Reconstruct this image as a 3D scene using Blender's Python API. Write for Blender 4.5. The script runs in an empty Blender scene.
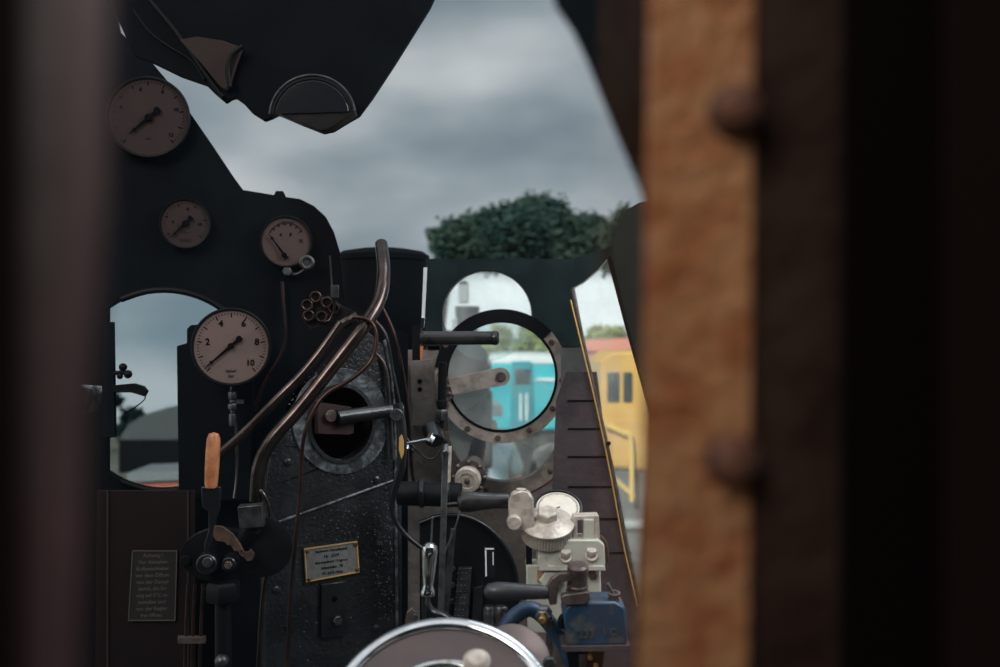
import bpy, bmesh, math, random
from mathutils import Vector, Matrix
from mathutils.geometry import tessellate_polygon
S = bpy.context.scene
COL = S.collection
CZ = 2.3            # eye height above the track bed, metres
FPX = 972.0

# ------------------------------------------------------------------ camera, world, sun, exposure
cam = bpy.data.cameras.new('camera'); cam.lens = 35; cam.sensor_width = 36
cam.dof.use_dof = True; cam.dof.focus_distance = 1.75; cam.dof.aperture_fstop = 3.6
cam.clip_start = 0.02; cam.clip_end = 500
co = bpy.data.objects.new('camera', cam); COL.objects.link(co)
co.location = (0, 0, CZ); co.rotation_euler = (math.pi/2, 0, 0)
S.camera = co
S.view_settings.view_transform = 'Standard'; S.view_settings.look = 'None'
S.view_settings.gamma = 1; S.view_settings.exposure = 0.0; S.view_settings.use_curve_mapping = False
try:
    S.cycles.use_denoising = True; S.cycles.max_bounces = 10; S.cycles.transparent_max_bounces = 16
except Exception: pass

w = bpy.data.worlds.new('cloudy_sky'); S.world = w; w.use_nodes = True
nt = w.node_tree; N = nt.nodes; L = nt.links; N.clear()
def nd(t, **k):
    n = N.new(t)
    for a, b in k.items(): setattr(n, a, b)
    return n
out = nd('ShaderNodeOutputWorld'); bg = nd('ShaderNodeBackground'); L.new(bg.outputs[0], out.inputs[0])
tc = nd('ShaderNodeTexCoord'); sep = nd('ShaderNodeSeparateXYZ'); L.new(tc.outputs['Generated'], sep.inputs[0])
mp = nd('ShaderNodeMapping'); mp.inputs['Scale'].default_value = (1, 1, 2.1); mp.inputs['Location'].default_value = (0.35, 0.2, 0.13)
L.new(tc.outputs['Generated'], mp.inputs[0])
nz = nd('ShaderNodeTexNoise'); nz.inputs['Scale'].default_value = 3.4; nz.inputs['Detail'].default_value = 4; nz.inputs['Roughness'].default_value = .42
L.new(mp.outputs[0], nz.inputs['Vector'])
cr = nd('ShaderNodeValToRGB'); L.new(nz.outputs['Fac'], cr.inputs[0])
e = cr.color_ramp.elements
e[0].position = .36; e[0].color = (.17, .22, .26, 1)
e[1].position = .66; e[1].color = (.56, .60, .62, 1)
m_ = e.new(.50); m_.color = (.31, .365, .40, 1)
# bright clearing along the horizon
mr = nd('ShaderNodeMapRange'); mr.inputs['From Min'].default_value = .050; mr.inputs['From Max'].default_value = .070
mr.inputs['To Min'].default_value = 1; mr.inputs['To Max'].default_value = 0
L.new(sep.outputs['Z'], mr.inputs['Value'])
mx = nd('ShaderNodeMix', data_type='RGBA'); L.new(mr.outputs[0], mx.inputs['Factor'])
L.new(cr.outputs[0], mx.inputs['A']); 
cr2 = nd('ShaderNodeValToRGB'); L.new(nz.outputs['Fac'], cr2.inputs[0])
cr2.color_ramp.elements[0].position = .38; cr2.color_ramp.elements[0].color = (.50, .62, .68, 1)
cr2.color_ramp.elements[1].position = .56; cr2.color_ramp.elements[1].color = (1.12, 1.15, 1.15, 1)
L.new(cr2.outputs[0], mx.inputs['B'])
# the thin cloud before the sun, behind and left of the camera
dp = nd('ShaderNodeVectorMath', operation='DOT_PRODUCT'); L.new(tc.outputs['Generated'], dp.inputs[0])
dp.inputs[1].default_value = Vector((-.45, -.55, .70)).normalized()
mr2 = nd('ShaderNodeMapRange', interpolation_type='SMOOTHSTEP'); mr2.inputs['From Min'].default_value = .35; mr2.inputs['From Max'].default_value = .98
mr2.inputs['To Min'].default_value = 0; mr2.inputs['To Max'].default_value = .9
L.new(dp.outputs['Value'], mr2.inputs['Value'])
ad = nd('ShaderNodeMix', data_type='RGBA', blend_type='ADD'); ad.inputs['Factor'].default_value = 1
cb = nd('ShaderNodeCombineColor')
for i in range(3): L.new(mr2.outputs[0], cb.inputs[i])
L.new(mx.outputs['Result'], ad.inputs['A']); L.new(cb.outputs[0], ad.inputs['B'])
L.new(ad.outputs['Result'], bg.inputs['Color']); bg.inputs['Strength'].default_value = 1.0

def sun(name, d, en, ang, col):
    l = bpy.data.lights.new(name, 'SUN'); l.energy = en; l.angle = math.radians(ang); l.color = col
    o = bpy.data.objects.new(name, l); COL.objects.link(o)
    o.rotation_euler = Vector(d).to_track_quat('-Z', 'Y').to_euler(); o.location = (0, -3, 6)
sun('hazy_sun', (.50, 1.0, -.62), 4.5, 6, (1, .93, .84))
def area(name, loc, to, sx, sy, en, col):
    l = bpy.data.lights.new(name, 'AREA'); l.shape = 'RECTANGLE'; l.size = sx; l.size_y = sy; l.energy = en; l.color = col
    o = bpy.data.objects.new(name, l); COL.objects.link(o); o.location = loc
    o.rotation_euler = (Vector(to) - Vector(loc)).to_track_quat('-Z', 'Y').to_euler()
# added fill lamp behind the viewer, lighting the post and the cab
area('fill_lamp_behind', (-1.7, -1.6, 4.4), (.1, 1.2, 2.1), 1.6, 1.6, 75, (1, .92, .84))
# two added fill lamps, above and right, brightening the pipes and brake valve
area('fill_lamp_above', (.45, 1.9, 3.7), (.0, 1.8, 2.1), .9, .7, 7, (.86, .94, 1))
area('fill_lamp_right', (.95, 1.25, 3.15), (.10, 1.6, 2.02), .6, .7, 18, (.95, .97, 1))

# ------------------------------------------------------------------ materials
MATS = {}
def mat(name, c, rough=.5, metal=0, c2=None, scale=20, lo=.45, hi=.6, bump=0, bscale=60, spec=.5, c3=None, coat=0, alpha=1):
    m = bpy.data.materials.new(name); m.use_nodes = True
    t = m.node_tree; n = t.nodes; p = n['Principled BSDF']
    p.inputs['Base Color'].default_value = (*c, 1); p.inputs['Roughness'].default_value = rough; p.inputs['Metallic'].default_value = metal
    p.inputs['Specular IOR Level'].default_value = spec; p.inputs['Coat Weight'].default_value = coat
    tcn = n.new('ShaderNodeTexCoord')
    if c2 is not None:
        z = n.new('ShaderNodeTexNoise'); z.inputs['Scale'].default_value = scale; z.inputs['Detail'].default_value = 6; z.inputs['Roughness'].default_value = .6
        t.links.new(tcn.outputs['Object'], z.inputs['Vector'])
        r = n.new('ShaderNodeValToRGB'); r.color_ramp.elements[0].position = lo; r.color_ramp.elements[1].position = hi
        r.color_ramp.elements[0].color = (*c, 1); r.color_ramp.elements[1].color = (*c2, 1)
        if c3: x = r.color_ramp.elements.new(min(.99, hi + .12)); x.color = (*c3, 1)
        t.links.new(z.outputs['Fac'], r.inputs[0]); t.links.new(r.outputs[0], p.inputs['Base Color'])
    if bump:
        z2 = n.new('ShaderNodeTexNoise'); z2.inputs['Scale'].default_value = bscale; z2.inputs['Detail'].default_value = 5
        t.links.new(tcn.outputs['Object'], z2.inputs['Vector'])
        b = n.new('ShaderNodeBump'); b.inputs['Strength'].default_value = bump; b.inputs['Distance'].default_value = .004
        t.links.new(z2.outputs['Fac'], b.inputs['Height']); t.links.new(b.outputs[0], p.inputs['Normal'])
    MATS[name] = m
    return m
mat('black_paint', (.005, .006, .008), .3, 0, (.011, .012, .014), 12, bump=.25, bscale=90)
mat('soot_black', (.0025, .003, .004), .5, 0, (.005, .005, .006), 9, bump=.2, bscale=40, spec=.14)
mat('board_black', (.0015, .0026, .0042), .75, 0, (.003, .0045, .0065), 7, bump=.15, bscale=50, spec=.08)
mat('gloss_plate', (.008, .009, .011), .27, 0, (.018, .020, .023), 10, bump=.5, bscale=150, spec=.5)
mat('chipped_glint_rim', (.028, .032, .036), .3, .0, (.17, .195, .21), 45, .45, .66, bump=.5, bscale=120)  # paint chips, with bluish glints of light also put into the pale tone
mat('speckle_white', (.17, .18, .19), .5)
mat('maroon', (.016, .0055, .006), .6, 0, (.022, .009, .009), 14, bump=.2)
mat('maroon_light', (.052, .023, .027), .5, 0, (.036, .016, .019), 20)
mat('maroon_panel', (.010, .004, .004), .6, 0, (.007, .003, .003), 10, spec=.2)
mat('rust', (.27, .090, .034), .8, .0, (.38, .19, .09), 55, .38, .60, bump=.9, bscale=140, c3=(.16, .055, .022), spec=.2)
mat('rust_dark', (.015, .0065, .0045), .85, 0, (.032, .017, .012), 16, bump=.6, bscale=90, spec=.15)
mat('rivet_rust', (.11, .038, .018), .6, .2, (.05, .018, .010), 90, bump=.6, bscale=200)
mat('near_black', (.0025, .0012, .001), .9, spec=.05)
mat('blocker_dark', (.035, .050, .066), .9, 0, (.06, .08, .10), 1.2, spec=.02)
mat('void', (0, 0, 0), 1, spec=0)
mat('block_rust', (.032, .016, .013), .6, .3, (.03, .016, .014), 60, bump=.4)
mat('brown_black', (.006, .0024, .0018), .9, spec=.08)
mat('frame_blue', (.004, .0065, .009), .8, 0, (.006, .009, .012), 8, spec=.05)
mat('copper', (.095, .072, .066), .22, .9, (.045, .034, .031), 30, .4, .65)
mat('copper_dark', (.07, .040, .033), .34, .85, (.035, .022, .020), 30)
mat('pipe_grey', (.075, .062, .058), .3, .7, (.04, .034, .032), 25)
mat('steel', (.30, .31, .32), .28, .9, (.16, .16, .165), 40)
mat('steel_dark', (.10, .10, .105), .38, .8, (.05, .05, .052), 50, bump=.2)
mat('chrome', (.70, .71, .73), .10, 1, (.55, .55, .56), 20)
mat('chrome_worn', (.50, .50, .50), .2, 1, (.36, .35, .34), 60, bump=.1)
mat('brass', (.55, .33, .10), .35, .8, (.35, .20, .07), 60)
mat('brass_trim', (.75, .46, .14), .4, .5)
mat('orange_tip', (.60, .16, .05), .5)
mat('enamel_white', (.80, .82, .82), .3)
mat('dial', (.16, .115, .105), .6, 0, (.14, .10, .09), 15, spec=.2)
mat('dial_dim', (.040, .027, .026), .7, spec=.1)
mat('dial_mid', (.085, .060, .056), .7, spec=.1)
mat('dial_cream', (.62, .58, .50), .5, 0, (.55, .50, .42), 30)
mat('ink', (.003, .003, .004), .8, spec=.05)
mat('ink_grey', (.03, .028, .03), .8, spec=.05)
mat('sign_grey', (.20, .205, .20), .45, .3, (.15, .15, .145), 120)
mat('sign_black', (.012, .011, .012), .5)
mat('letter_dim', (.085, .070, .062), .5)
mat('wood_handle', (.50, .20, .085), .38, 0, (.34, .12, .05), 40, bump=.1)
mat('old_bronze', (.105, .060, .042), .5, .4, (.06, .035, .026), 70, bump=.4)
mat('wall_dusty', (.22, .185, .16), .7, 0, (.12, .10, .088), 16, .42, .62, bump=.5, bscale=80)
mat('wall_ring', (.34, .29, .255), .5, .1, (.21, .175, .155), 25, bump=.4, bscale=90)
mat('tree_reflection_dark', (.007, .015, .016), .7, 0, (.012, .023, .023), 12, spec=.15)
mat('plank', (.050, .036, .042), .7, 0, (.030, .021, .026), 12, bump=.4, bscale=60)
mat('rail_grey', (.11, .115, .12), .5, 0, (.08, .085, .09), 12)
mat('red_chip', (.30, .05, .05), .6)
mat('valve_paint', (.50, .50, .43), .42, 0, (.42, .43, .37), 25, .4, .68, bump=.2, c3=(.28, .15, .07))
mat('valve_top', (.52, .47, .41), .4, .15, (.36, .31, .27), 50, bump=.35, bscale=140)
mat('valve_rust', (.30, .15, .07), .7, 0, (.42, .35, .26), 80)
mat('handle_black', (.010, .010, .011), .25, 0, (.03, .028, .028), 20)
mat('handle_grey', (.030, .030, .035), .36, 0, (.02, .02, .024), 20)
mat('iron_brown', (.13, .105, .095), .42, .5, (.08, .06, .052), 60, bump=.4)
mat('valve_blue', (.012, .050, .105), .4, 0, (.010, .035, .07), 25, .4, .52, bump=.4, c3=(.075, .075, .07))
mat('blue_neck_reflection', (.012, .035, .085), .45, 0, (.03, .065, .12), 30)
mat('brown_disc', (.075, .048, .043), .45, .2, (.10, .062, .055), 20)
mat('wheel_web', (.10, .075, .072), .3, .6, (.09, .07, .068), 12)
mat('teal', (.02, .43, .50), .45, 0, (.03, .36, .43), 3)
mat('teal_dark', (.01, .24, .30), .45)
mat('pale_roof', (.62, .70, .72), .5)
mat('window_dark', (.02, .035, .04), .2)
mat('white_paint', (.8, .82, .82), .5)
mat('loco_black', (.03, .03, .032), .45, .2, (.09, .09, .09), 4)
mat('loco_dull', (.10, .11, .11), .6)
mat('loco_grey', (.30, .32, .33), .5)
mat('yellow', (.62, .36, .07), .45, 0, (.52, .30, .07), 3)
mat('yellow_rail', (.62, .42, .10), .5)
mat('red_roof', (.62, .20, .14), .6, 0, (.55, .22, .16), 2)
mat('salmon_wall', (.55, .24, .18), .7)
mat('denim', (.02, .22, .28), .8)
mat('shirt', (.42, .62, .72), .8, 0, (.62, .76, .80), 14, .45, .55)
mat('skin', (.55, .34, .25), .5)
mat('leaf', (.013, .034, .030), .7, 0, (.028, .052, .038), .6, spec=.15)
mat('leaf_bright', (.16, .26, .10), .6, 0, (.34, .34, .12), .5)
mat('bark', (.05, .04, .03), .9)
mat('ballast', (.16, .17, .11), .95, 0, (.26, .25, .22), .8, bump=.6, bscale=8)
mat('cab_floor', (.02, .018, .016), .8, 0, (.04, .035, .03), 12)
mat('shield_green', (.006, .012, .011), .6, spec=.12)
mat('hill', (.05, .08, .06), .95)
mat('lens', (.012, .013, .015), .08, 0, coat=1)

def glass(name, tint, gloss, dust=0, dustc=(.8, .84, .84), ior=1.5, dscale=18, clear_lo=.35, clear_hi=.7):
    m = bpy.data.materials.new(name); m.use_nodes = True; t = m.node_tree; n = t.nodes; n.clear()
    o = n.new('ShaderNodeOutputMaterial'); tr = n.new('ShaderNodeBsdfTransparent'); tr.inputs[0].default_value = (*tint, 1)
    gl = n.new('ShaderNodeBsdfGlossy'); gl.inputs['Roughness'].default_value = .0; gl.inputs['Color'].default_value = (gloss, gloss, gloss, 1)
    fr = n.new('ShaderNodeFresnel'); fr.inputs[0].default_value = ior
    mxx = n.new('ShaderNodeMixShader'); t.links.new(fr.outputs[0], mxx.inputs[0]); t.links.new(tr.outputs[0], mxx.inputs[1]); t.links.new(gl.outputs[0], mxx.inputs[2])
    last = mxx
    if dust:
        df = n.new('ShaderNodeBsdfTranslucent'); df.inputs[0].default_value = (*dustc, 1)
        d2 = n.new('ShaderNodeBsdfDiffuse'); d2.inputs[0].default_value = (*dustc, 1)
        a = n.new('ShaderNodeAddShader'); t.links.new(df.outputs[0], a.inputs[0]); t.links.new(d2.outputs[0], a.inputs[1])
        z = n.new('ShaderNodeTexNoise'); z.inputs['Scale'].default_value = dscale; z.inputs['Detail'].default_value = 7
        tcn = n.new('ShaderNodeTexCoord'); t.links.new(tcn.outputs['Object'], z.inputs['Vector'])
        mrn = n.new('ShaderNodeMapRange'); mrn.inputs['From Min'].default_value = clear_lo; mrn.inputs['From Max'].default_value = clear_hi
        mrn.inputs['To Min'].default_value = dust * .4; mrn.inputs['To Max'].default_value = dust
        t.links.new(z.outputs['Fac'], mrn.inputs['Value'])
        m3 = n.new('ShaderNodeMixShader'); t.links.new(mrn.outputs[0], m3.inputs[0]); t.links.new(mxx.outputs[0], m3.inputs[1]); t.links.new(a.outputs[0], m3.inputs[2])
        last = m3
    t.links.new(last.outputs[0], o.inputs[0]); MATS[name] = m
glass('pane_clear', (1, 1, 1), .9)
glass('pane_dusty', (.96, 1, 1), .5, .12)
glass('pane_side', (.95, 1, 1), .4, .16)
glass('pane_milky', (.95, 1, 1), .5, .16)
glass('pane_tinted', (.60, .65, .67), .5, .0)

# ------------------------------------------------------------------ mesh helpers
class Fr:
    """a plane in the place: through the point seen at (cx,cy) at depth d, yawed; off is in 'pixels' of its scale toward the viewer"""
    def __init__(s, d, yaw=0, cx=500, cy=333.5, pitch=0):
        s.o = Vector(((cx-500)/FPX*d, d, CZ + (333.5-cy)/FPX*d))
        R_ = Matrix.Rotation(math.radians(yaw), 3, 'Z') @ Matrix.Rotation(math.radians(pitch), 3, 'X')
        s.u = R_ @ Vector((1, 0, 0)); s.v = R_ @ Vector((0, 0, -1)); s.n = R_ @ Vector((0, -1, 0)); s.s = d/FPX
    def p(s, x, y, off=0):
        r = Vector(((x-500)/FPX, 1, (333.5-y)/FPX)); c = Vector((0, 0, CZ))
        t = (s.o-c).dot(s.n)/r.dot(s.n)
        return c + r*t + s.n*off*s.s
def circ(cx, cy, r, n=48, ry=None, a0=0, a1=360):
    ry = ry or r; full = abs(a1-a0) >= 360
    k = n if full else n+1
    return [(cx+r*math.cos(math.radians(a0+(a1-a0)*i/n)), cy-ry*math.sin(math.radians(a0+(a1-a0)*i/n))) for i in range(k)]
def basis(ax):
    ax = ax.normalized(); a = Vector((0, 0, 1)) if abs(ax.z) < .9 else Vector((1, 0, 0))
    x = ax.cross(a).normalized(); return x, ax.cross(x), ax
class B:
    def __init__(s): s.bm = bmesh.new()
    def prism(s, f, poly, o0, o1, holes=()):
        loops = [[f.p(x, y, 0) for x, y in poly]] + [[f.p(x, y, 0) for x, y in h] for h in holes]
        l2 = [[Vector((q.dot(f.u), q.dot(f.v), 0)) for q in lp] for lp in loops]
        tris = tessellate_polygon(l2)
        for o in (o0, o1):
            vs = [s.bm.verts.new(q + f.n*o*f.s) for lp in loops for q in lp]
            if o == o0: A = vs
            else: C = vs
            for t in tris:
                try: s.bm.faces.new([vs[i] for i in t])
                except ValueError: pass
        k = 0
        for lp in loops:
            n = len(lp)
            for i in range(n): s.bm.faces.new([A[k+i], A[k+(i+1) % n], C[k+(i+1) % n], C[k+i]])
            k += n
        return s
    def box(s, f, x0, y0, x1, y1, o0, o1): return s.prism(f, [(x0, y0), (x1, y0), (x1, y1), (x0, y1)], o0, o1)
    def wbox(s, x0, y0, z0, x1, y1, z1):
        v = [s.bm.verts.new((x, y, z)) for x in (x0, x1) for y in (y0, y1) for z in (z0, z1)]
        for q in ((0, 1, 3, 2), (4, 6, 7, 5), (0, 4, 5, 1), (2, 3, 7, 6), (0, 2, 6, 4), (1, 5, 7, 3)): s.bm.faces.new([v[i] for i in q])
        return s
    def lathe(s, p0, ax, prof, seg=32, closed=False):
        """prof: list of (radius, height along ax), metres"""
        x, y, z = basis(ax); rings = []
        for r, h in prof:
            if r <= 1e-6: rings.append([s.bm.verts.new(p0 + z*h)])
            else: rings.append([s.bm.verts.new(p0 + z*h + x*r*math.cos(2*math.pi*i/seg) + y*r*math.sin(2*math.pi*i/seg)) for i in range(seg)])
        pairs = list(zip(rings, rings[1:])) + ([(rings[-1], rings[0])] if closed else [])
        for a, b in pairs:
            for i in range(seg):
                j = (i+1) % seg
                if len(a) == 1 and len(b) == 1: continue
                if len(a) == 1: s.bm.faces.new([a[0], b[j], b[i]])
                elif len(b) == 1: s.bm.faces.new([a[i], a[j], b[0]])
                else: s.bm.faces.new([a[i], a[j], b[j], b[i]])
        if not closed:
            for r in (rings[0], rings[-1]):
                if len(r) > 2: s.bm.faces.new(r)
        return s
    def cyl(s, a, b, r0, r1=None, seg=24):
        r1 = r0 if r1 is None else r1; h = (b-a).length; c = min(r0, r1, h)*.12
        return s.lathe(a, b-a, [(r0-c, 0), (r0, c), (r1, h-c), (r1-c, h)], seg)
    def hexn(s, a, b, r): 
        h = (b-a).length
        return s.lathe(a, b-a, [(r*.9, 0), (r, h*.12), (r, h*.85), (r*.86, h)], 6)
    def ball(s, c, r, sx=1, sy=1, sz=1, seg=20):
        m = Matrix.Translation(c) @ Matrix.Diagonal((r*sx, r*sy, r*sz, 1))
        bmesh.ops.create_uvsphere(s.bm, u_segments=seg, v_segments=seg//2+2, radius=1, matrix=m); return s
    def torus(s, c, ax, R, r, seg=64, k=12, sq=1.0):
        x, y, z = basis(ax); rings = []
        for i in range(seg):
            a = 2*math.pi*i/seg; d = x*math.cos(a)+y*math.sin(a)
            rings.append([s.bm.verts.new(c + d*(R+r*math.cos(2*math.pi*j/k)) + z*r*sq*math.sin(2*math.pi*j/k)) for j in range(k)])
        for i in range(seg):
            for j in range(k): s.bm.faces.new([rings[i][j], rings[(i+1) % seg][j], rings[(i+1) % seg][(j+1) % k], rings[i][(j+1) % k]])
        return s
    def tube(s, pts, r, seg=12, sub=6, flat=1.0):
        """smooth tube through points; r: one radius or one per point"""
        rr = r if isinstance(r, (list, tuple)) else [r]*len(pts)
        P = []; Rr = []; n = len(pts)
        for i in range(n-1):
            p0, p1, p2, p3 = pts[max(i-1, 0)], pts[i], pts[i+1], pts[min(i+2, n-1)]
            for k in range(sub):
                t = k/sub
                P.append(.5*((2*p1)+(p2-p0)*t+(2*p0-5*p1+4*p2-p3)*t*t+(3*p1-p0-3*p2+p3)*t**3)); Rr.append(rr[i]*(1-t)+rr[i+1]*t)
        P.append(pts[-1]); Rr.append(rr[-1])
        prev = None; rings = []
        for i, q in enumerate(P):
            d = (P[min(i+1, len(P)-1)]-P[max(i-1, 0)]).normalized()
            x = basis(d)[0] if prev is None else (prev - d*prev.dot(d)).normalized()
            prev = x; y = d.cross(x)
            rings.append([s.bm.verts.new(q + x*Rr[i]*math.cos(2*math.pi*j/seg)+y*Rr[i]*flat*math.sin(2*math.pi*j/seg)) for j in range(seg)])
        for a, b in zip(rings, rings[1:]):
            for j in range(seg): s.bm.faces.new([a[j], a[(j+1) % seg], b[(j+1) % seg], b[j]])
        s.bm.faces.new(rings[0]); s.bm.faces.new(rings[-1]); return s
    def make(s, name, m, parent=None, bevel=0, ang=35):
        bmesh.ops.recalc_face_normals(s.bm, faces=s.bm.faces[:])
        for fc in s.bm.faces: fc.smooth = True
        for ed in s.bm.edges:
            if len(ed.link_faces) == 2 and ed.calc_face_angle(0) > math.radians(ang): ed.smooth = False
        me = bpy.data.meshes.new(name); s.bm.to_mesh(me); s.bm.free()
        me.materials.append(MATS[m]); o = bpy.data.objects.new(name, me); COL.objects.link(o)
        if bevel:
            bv = o.modifiers.new('bevel', 'BEVEL'); bv.width = bevel; bv.segments = 2; bv.limit_method = 'ANGLE'; bv.angle_limit = math.radians(40)
        if parent: adopt(o, parent)
        return o
def wloc(o):
    v = o.location.copy()
    while o.parent: o = o.parent; v = v + (o.location if o.type == 'EMPTY' else Vector())
    return v
def adopt(o, parent):
    o.parent = parent
    if parent.type == 'EMPTY': o.matrix_parent_inverse = Matrix.Translation(-parent.location)
def thing(name, label, cat, loc, group=None):
    o = bpy.data.objects.new(name, None); COL.objects.link(o); o.location = loc; o.empty_display_size = .05
    o['label'] = label; o['category'] = cat
    if group: o['group'] = group
    return o
def tag(o, label, cat, group=None, kind=None):
    o['label'] = label; o['category'] = cat
    if group: o['group'] = group
    if kind: o['kind'] = kind
    return o
def struct(o, label=None):
    o['kind'] = 'structure'
    if label: o['label'] = label
    return o
def text(body, f, x, y, off, hpx, m, parent, name='lettering', rot=0, wscale=1, align='CENTER', ext=.0002):
    c = bpy.data.curves.new('t', 'FONT'); c.body = body; c.size = hpx*f.s*1.4; c.align_x = align; c.align_y = 'CENTER'; c.extrude = ext; c.offset = hpx*f.s*.035; c.resolution_u = 3
    t = bpy.data.objects.new('t', c); COL.objects.link(t)
    bpy.context.view_layer.update()
    me = bpy.data.meshes.new_from_object(t.evaluated_get(bpy.context.evaluated_depsgraph_get()))
    bpy.data.objects.remove(t)
    R_ = Matrix.Rotation(math.radians(rot), 4, 'Z')
    M = Matrix((( f.u.x, -f.v.x, f.n.x, 0), (f.u.y, -f.v.y, f.n.y, 0), (f.u.z, -f.v.z, f.n.z, 0), (0, 0, 0, 1)))
    M = Matrix.Translation(f.p(x, y, off)) @ M @ R_ @ Matrix.Diagonal((wscale, 1, 1, 1))
    me.transform(M); me.materials.clear(); me.materials.append(MATS[m])
    o = bpy.data.objects.new(name, me); COL.objects.link(o); adopt(o, parent); return o
def rivet(f, x, y, r, m, parent, name='rivet', off=0, h=.6):
    return B().lathe(f.p(x, y, off), f.n, [(r*f.s, 0), (r*f.s*.95, r*f.s*h*.5), (r*f.s*.6, r*f.s*h*.9), (0, r*f.s*h)], 20).make(name, m, parent)
def bolt(f, x, y, r, m, parent, name='bolt', off=0, h=.8):
    return B().hexn(f.p(x, y, off), f.p(x, y, off)+f.n*r*f.s*h, r*f.s).make(name, m, parent, .0004)

# ------------------------------------------------------------------ the setting
gb_ = bmesh.new()
gv = [(-60, -8), (60, -8), (60, 60), (-3.2, 60), (-3.2, 25), (-60, 25)]
top_ = [gb_.verts.new((x, y, 0)) for x, y in gv]; bot_ = [gb_.verts.new((x, y, -1.5)) for x, y in gv]
gb_.faces.new(top_); gb_.faces.new(bot_[::-1])
for k in range(6): gb_.faces.new([top_[k], bot_[k], bot_[(k+1) % 6], top_[(k+1) % 6]])
G_ = B(); G_.bm.free(); G_.bm = gb_
g = G_.make('ground', 'ballast'); struct(g, 'gravel and grass around the tracks')
sw_ = B().wbox(-9, -3.4, 0, 9, -3.1, 6.4).make('light_blocker_back', 'blocker_dark'); struct(sw_, 'added dark wall behind the viewer, out of view, blocking glare and sun')  # unseen wall added to keep sky glare off the pane and sun off the cab
fl = B().wbox(-1.3, .3, 1.02, 1.3, 2.75, 1.06).make('floor', 'cab_floor'); struct(fl, 'dark steel floor of the cab')
# camera-side window: glass, near frame
F = Fr(.45)
pane = B().box(F, 60, -40, 672, 720, 0, 6).make('window_1', 'pane_clear'); struct(pane, 'clear glass pane the cab is seen through')
F = Fr(.50)
gu = [(546, -40), (556, 6), (573, 30), (588, 62), (601, 95), (612, 122), (626, 155), (637, 180), (643, 197), (646, 230), (647, 330), (643, 470), (636, 600), (630, 720), (760, 720), (760, -40)]
fp = B().prism(F, gu, -6, 8).make('trim_1', 'frame_blue', bevel=.001); struct(fp, 'dark blue-black frame plate at the right of the pane')

# ------------------------------------------------------------------ rusty post and right-hand frame (foreground)
F = Fr(.35)
post = thing('window_post', 'rusty orange-brown steel post with two round rivets right of the glass', 'post', F.p(700, 720))
B().prism(F, [(656, -420), (757, -420), (752, 333), (744, 1100), (630, 1100), (645, 333)], 0, -8).make('front_flange', 'rust', post, .0006)
for y in (113, 461):
    x = 734 if y < 200 else 732
    rv = B().lathe(F.p(x, y, 0), F.n, [(28*F.s, 0), (27*F.s, 2*F.s), (22*F.s, 4*F.s), (22*F.s, 22*F.s), (16*F.s, 30*F.s), (0, 34*F.s)], 32).make('rivet', 'rivet_rust', post)
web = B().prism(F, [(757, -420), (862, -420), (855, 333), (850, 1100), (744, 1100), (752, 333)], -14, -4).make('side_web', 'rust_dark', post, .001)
F2 = Fr(.33)
jb = B().prism(F2, [(848, -420), (1100, -420), (1100, 1100), (838, 1100)], -10, 4).make('wall_right', 'near_black'); struct(jb, 'near-black outer wall sheet right of the rusty post')
F3 = Fr(.31)
st = B().prism(F3, [(945, -420), (1100, -420), (1100, 1100), (945, 1100)], -2, 4).make('trim_2', 'brown_black', bevel=.001); struct(st, 'very dark brown vertical trim at the right edge')
# left post
F = Fr(.20)
lp = thing('window_jamb', 'blurred maroon wooden window jamb close at the left edge', 'jamb', F.p(30, 720))
B().prism(F, [(-200, -420), (118, -420), (104, 200), (86, 400), (50, 1300), (-200, 1300)], 0, -10).make('board', 'maroon', lp, .002)
B().prism(F, [(78, -420), (124, -420), (112, 200), (94, 400), (60, 1300), (22, 1300), (52, 400), (70, 200)], -2, 7).make('moulding', 'maroon_light', lp, .0012)
B().prism(F, [(-200, -420), (20, -420), (10, 1300), (-200, 1300)], -2, 12).make('outer_strip', 'brown_black', lp, .0012)

# ------------------------------------------------------------------ gauge board (left part of the cab front) with round window
FB = Fr(2.05, 8, 230, 330)
win = circ(164, 390, 100, 72)
out_b = [(40, -60), (100, -60), (118, 30), (150, 60), (170, 84), (190, 113), (210, 142), (232, 175), (243, 190), (262, 193), (274, 195), (276, 191), (283, 191), (286, 197), (300, 199), (314, 206), (326, 217), (334, 232), (340, 252), (345, 300), (376, 318), (408, 334), (408, 760), (40, 760)]
small = [(76, 384), (102, 386), (102, 412), (75, 413)]
# the opening is a round head above a squarer body so that the disc and the little side window stay apart
win = [(p[0] if p[0] > 112 else 112, p[1]) for p in win if p[1] <= 470] 
wa = [p for p in circ(164, 390, 100, 72) if p[0] >= 101 and (p[0] <= 236 or p[1] < 352)]
wa = sorted(wa, key=lambda p: -math.atan2(p[1]-390, p[0]-164))
wbd = B().prism(FB, out_b, 0, -14, [wa, small]).make('wall_front_left', 'board_black', bevel=.0012)
wbd['label'] = 'black curved gauge board carrying the four pressure gauges'; struct(wbd)
pn = B().prism(FB, [(100, 280), (280, 280), (280, 500), (100, 500)], -8, -10).make('window_2', 'pane_tinted'); struct(pn, 'tinted glass of the round window left of the large gauge')
pn = B().prism(FB, [(70, 380), (106, 380), (106, 417), (70, 417)], -8, -10).make('window_3', 'pane_tinted'); struct(pn, 'small pane at the far left')
rm = B()
rm.tube([FB.p(x, y, 2) for x, y in wa[2:-2:3]], 3.2*FB.s, 10, 4)
tag(rm.make('window_gasket', 'soot_black'), 'black rubber gasket around the arched left window', 'gasket')

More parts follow.
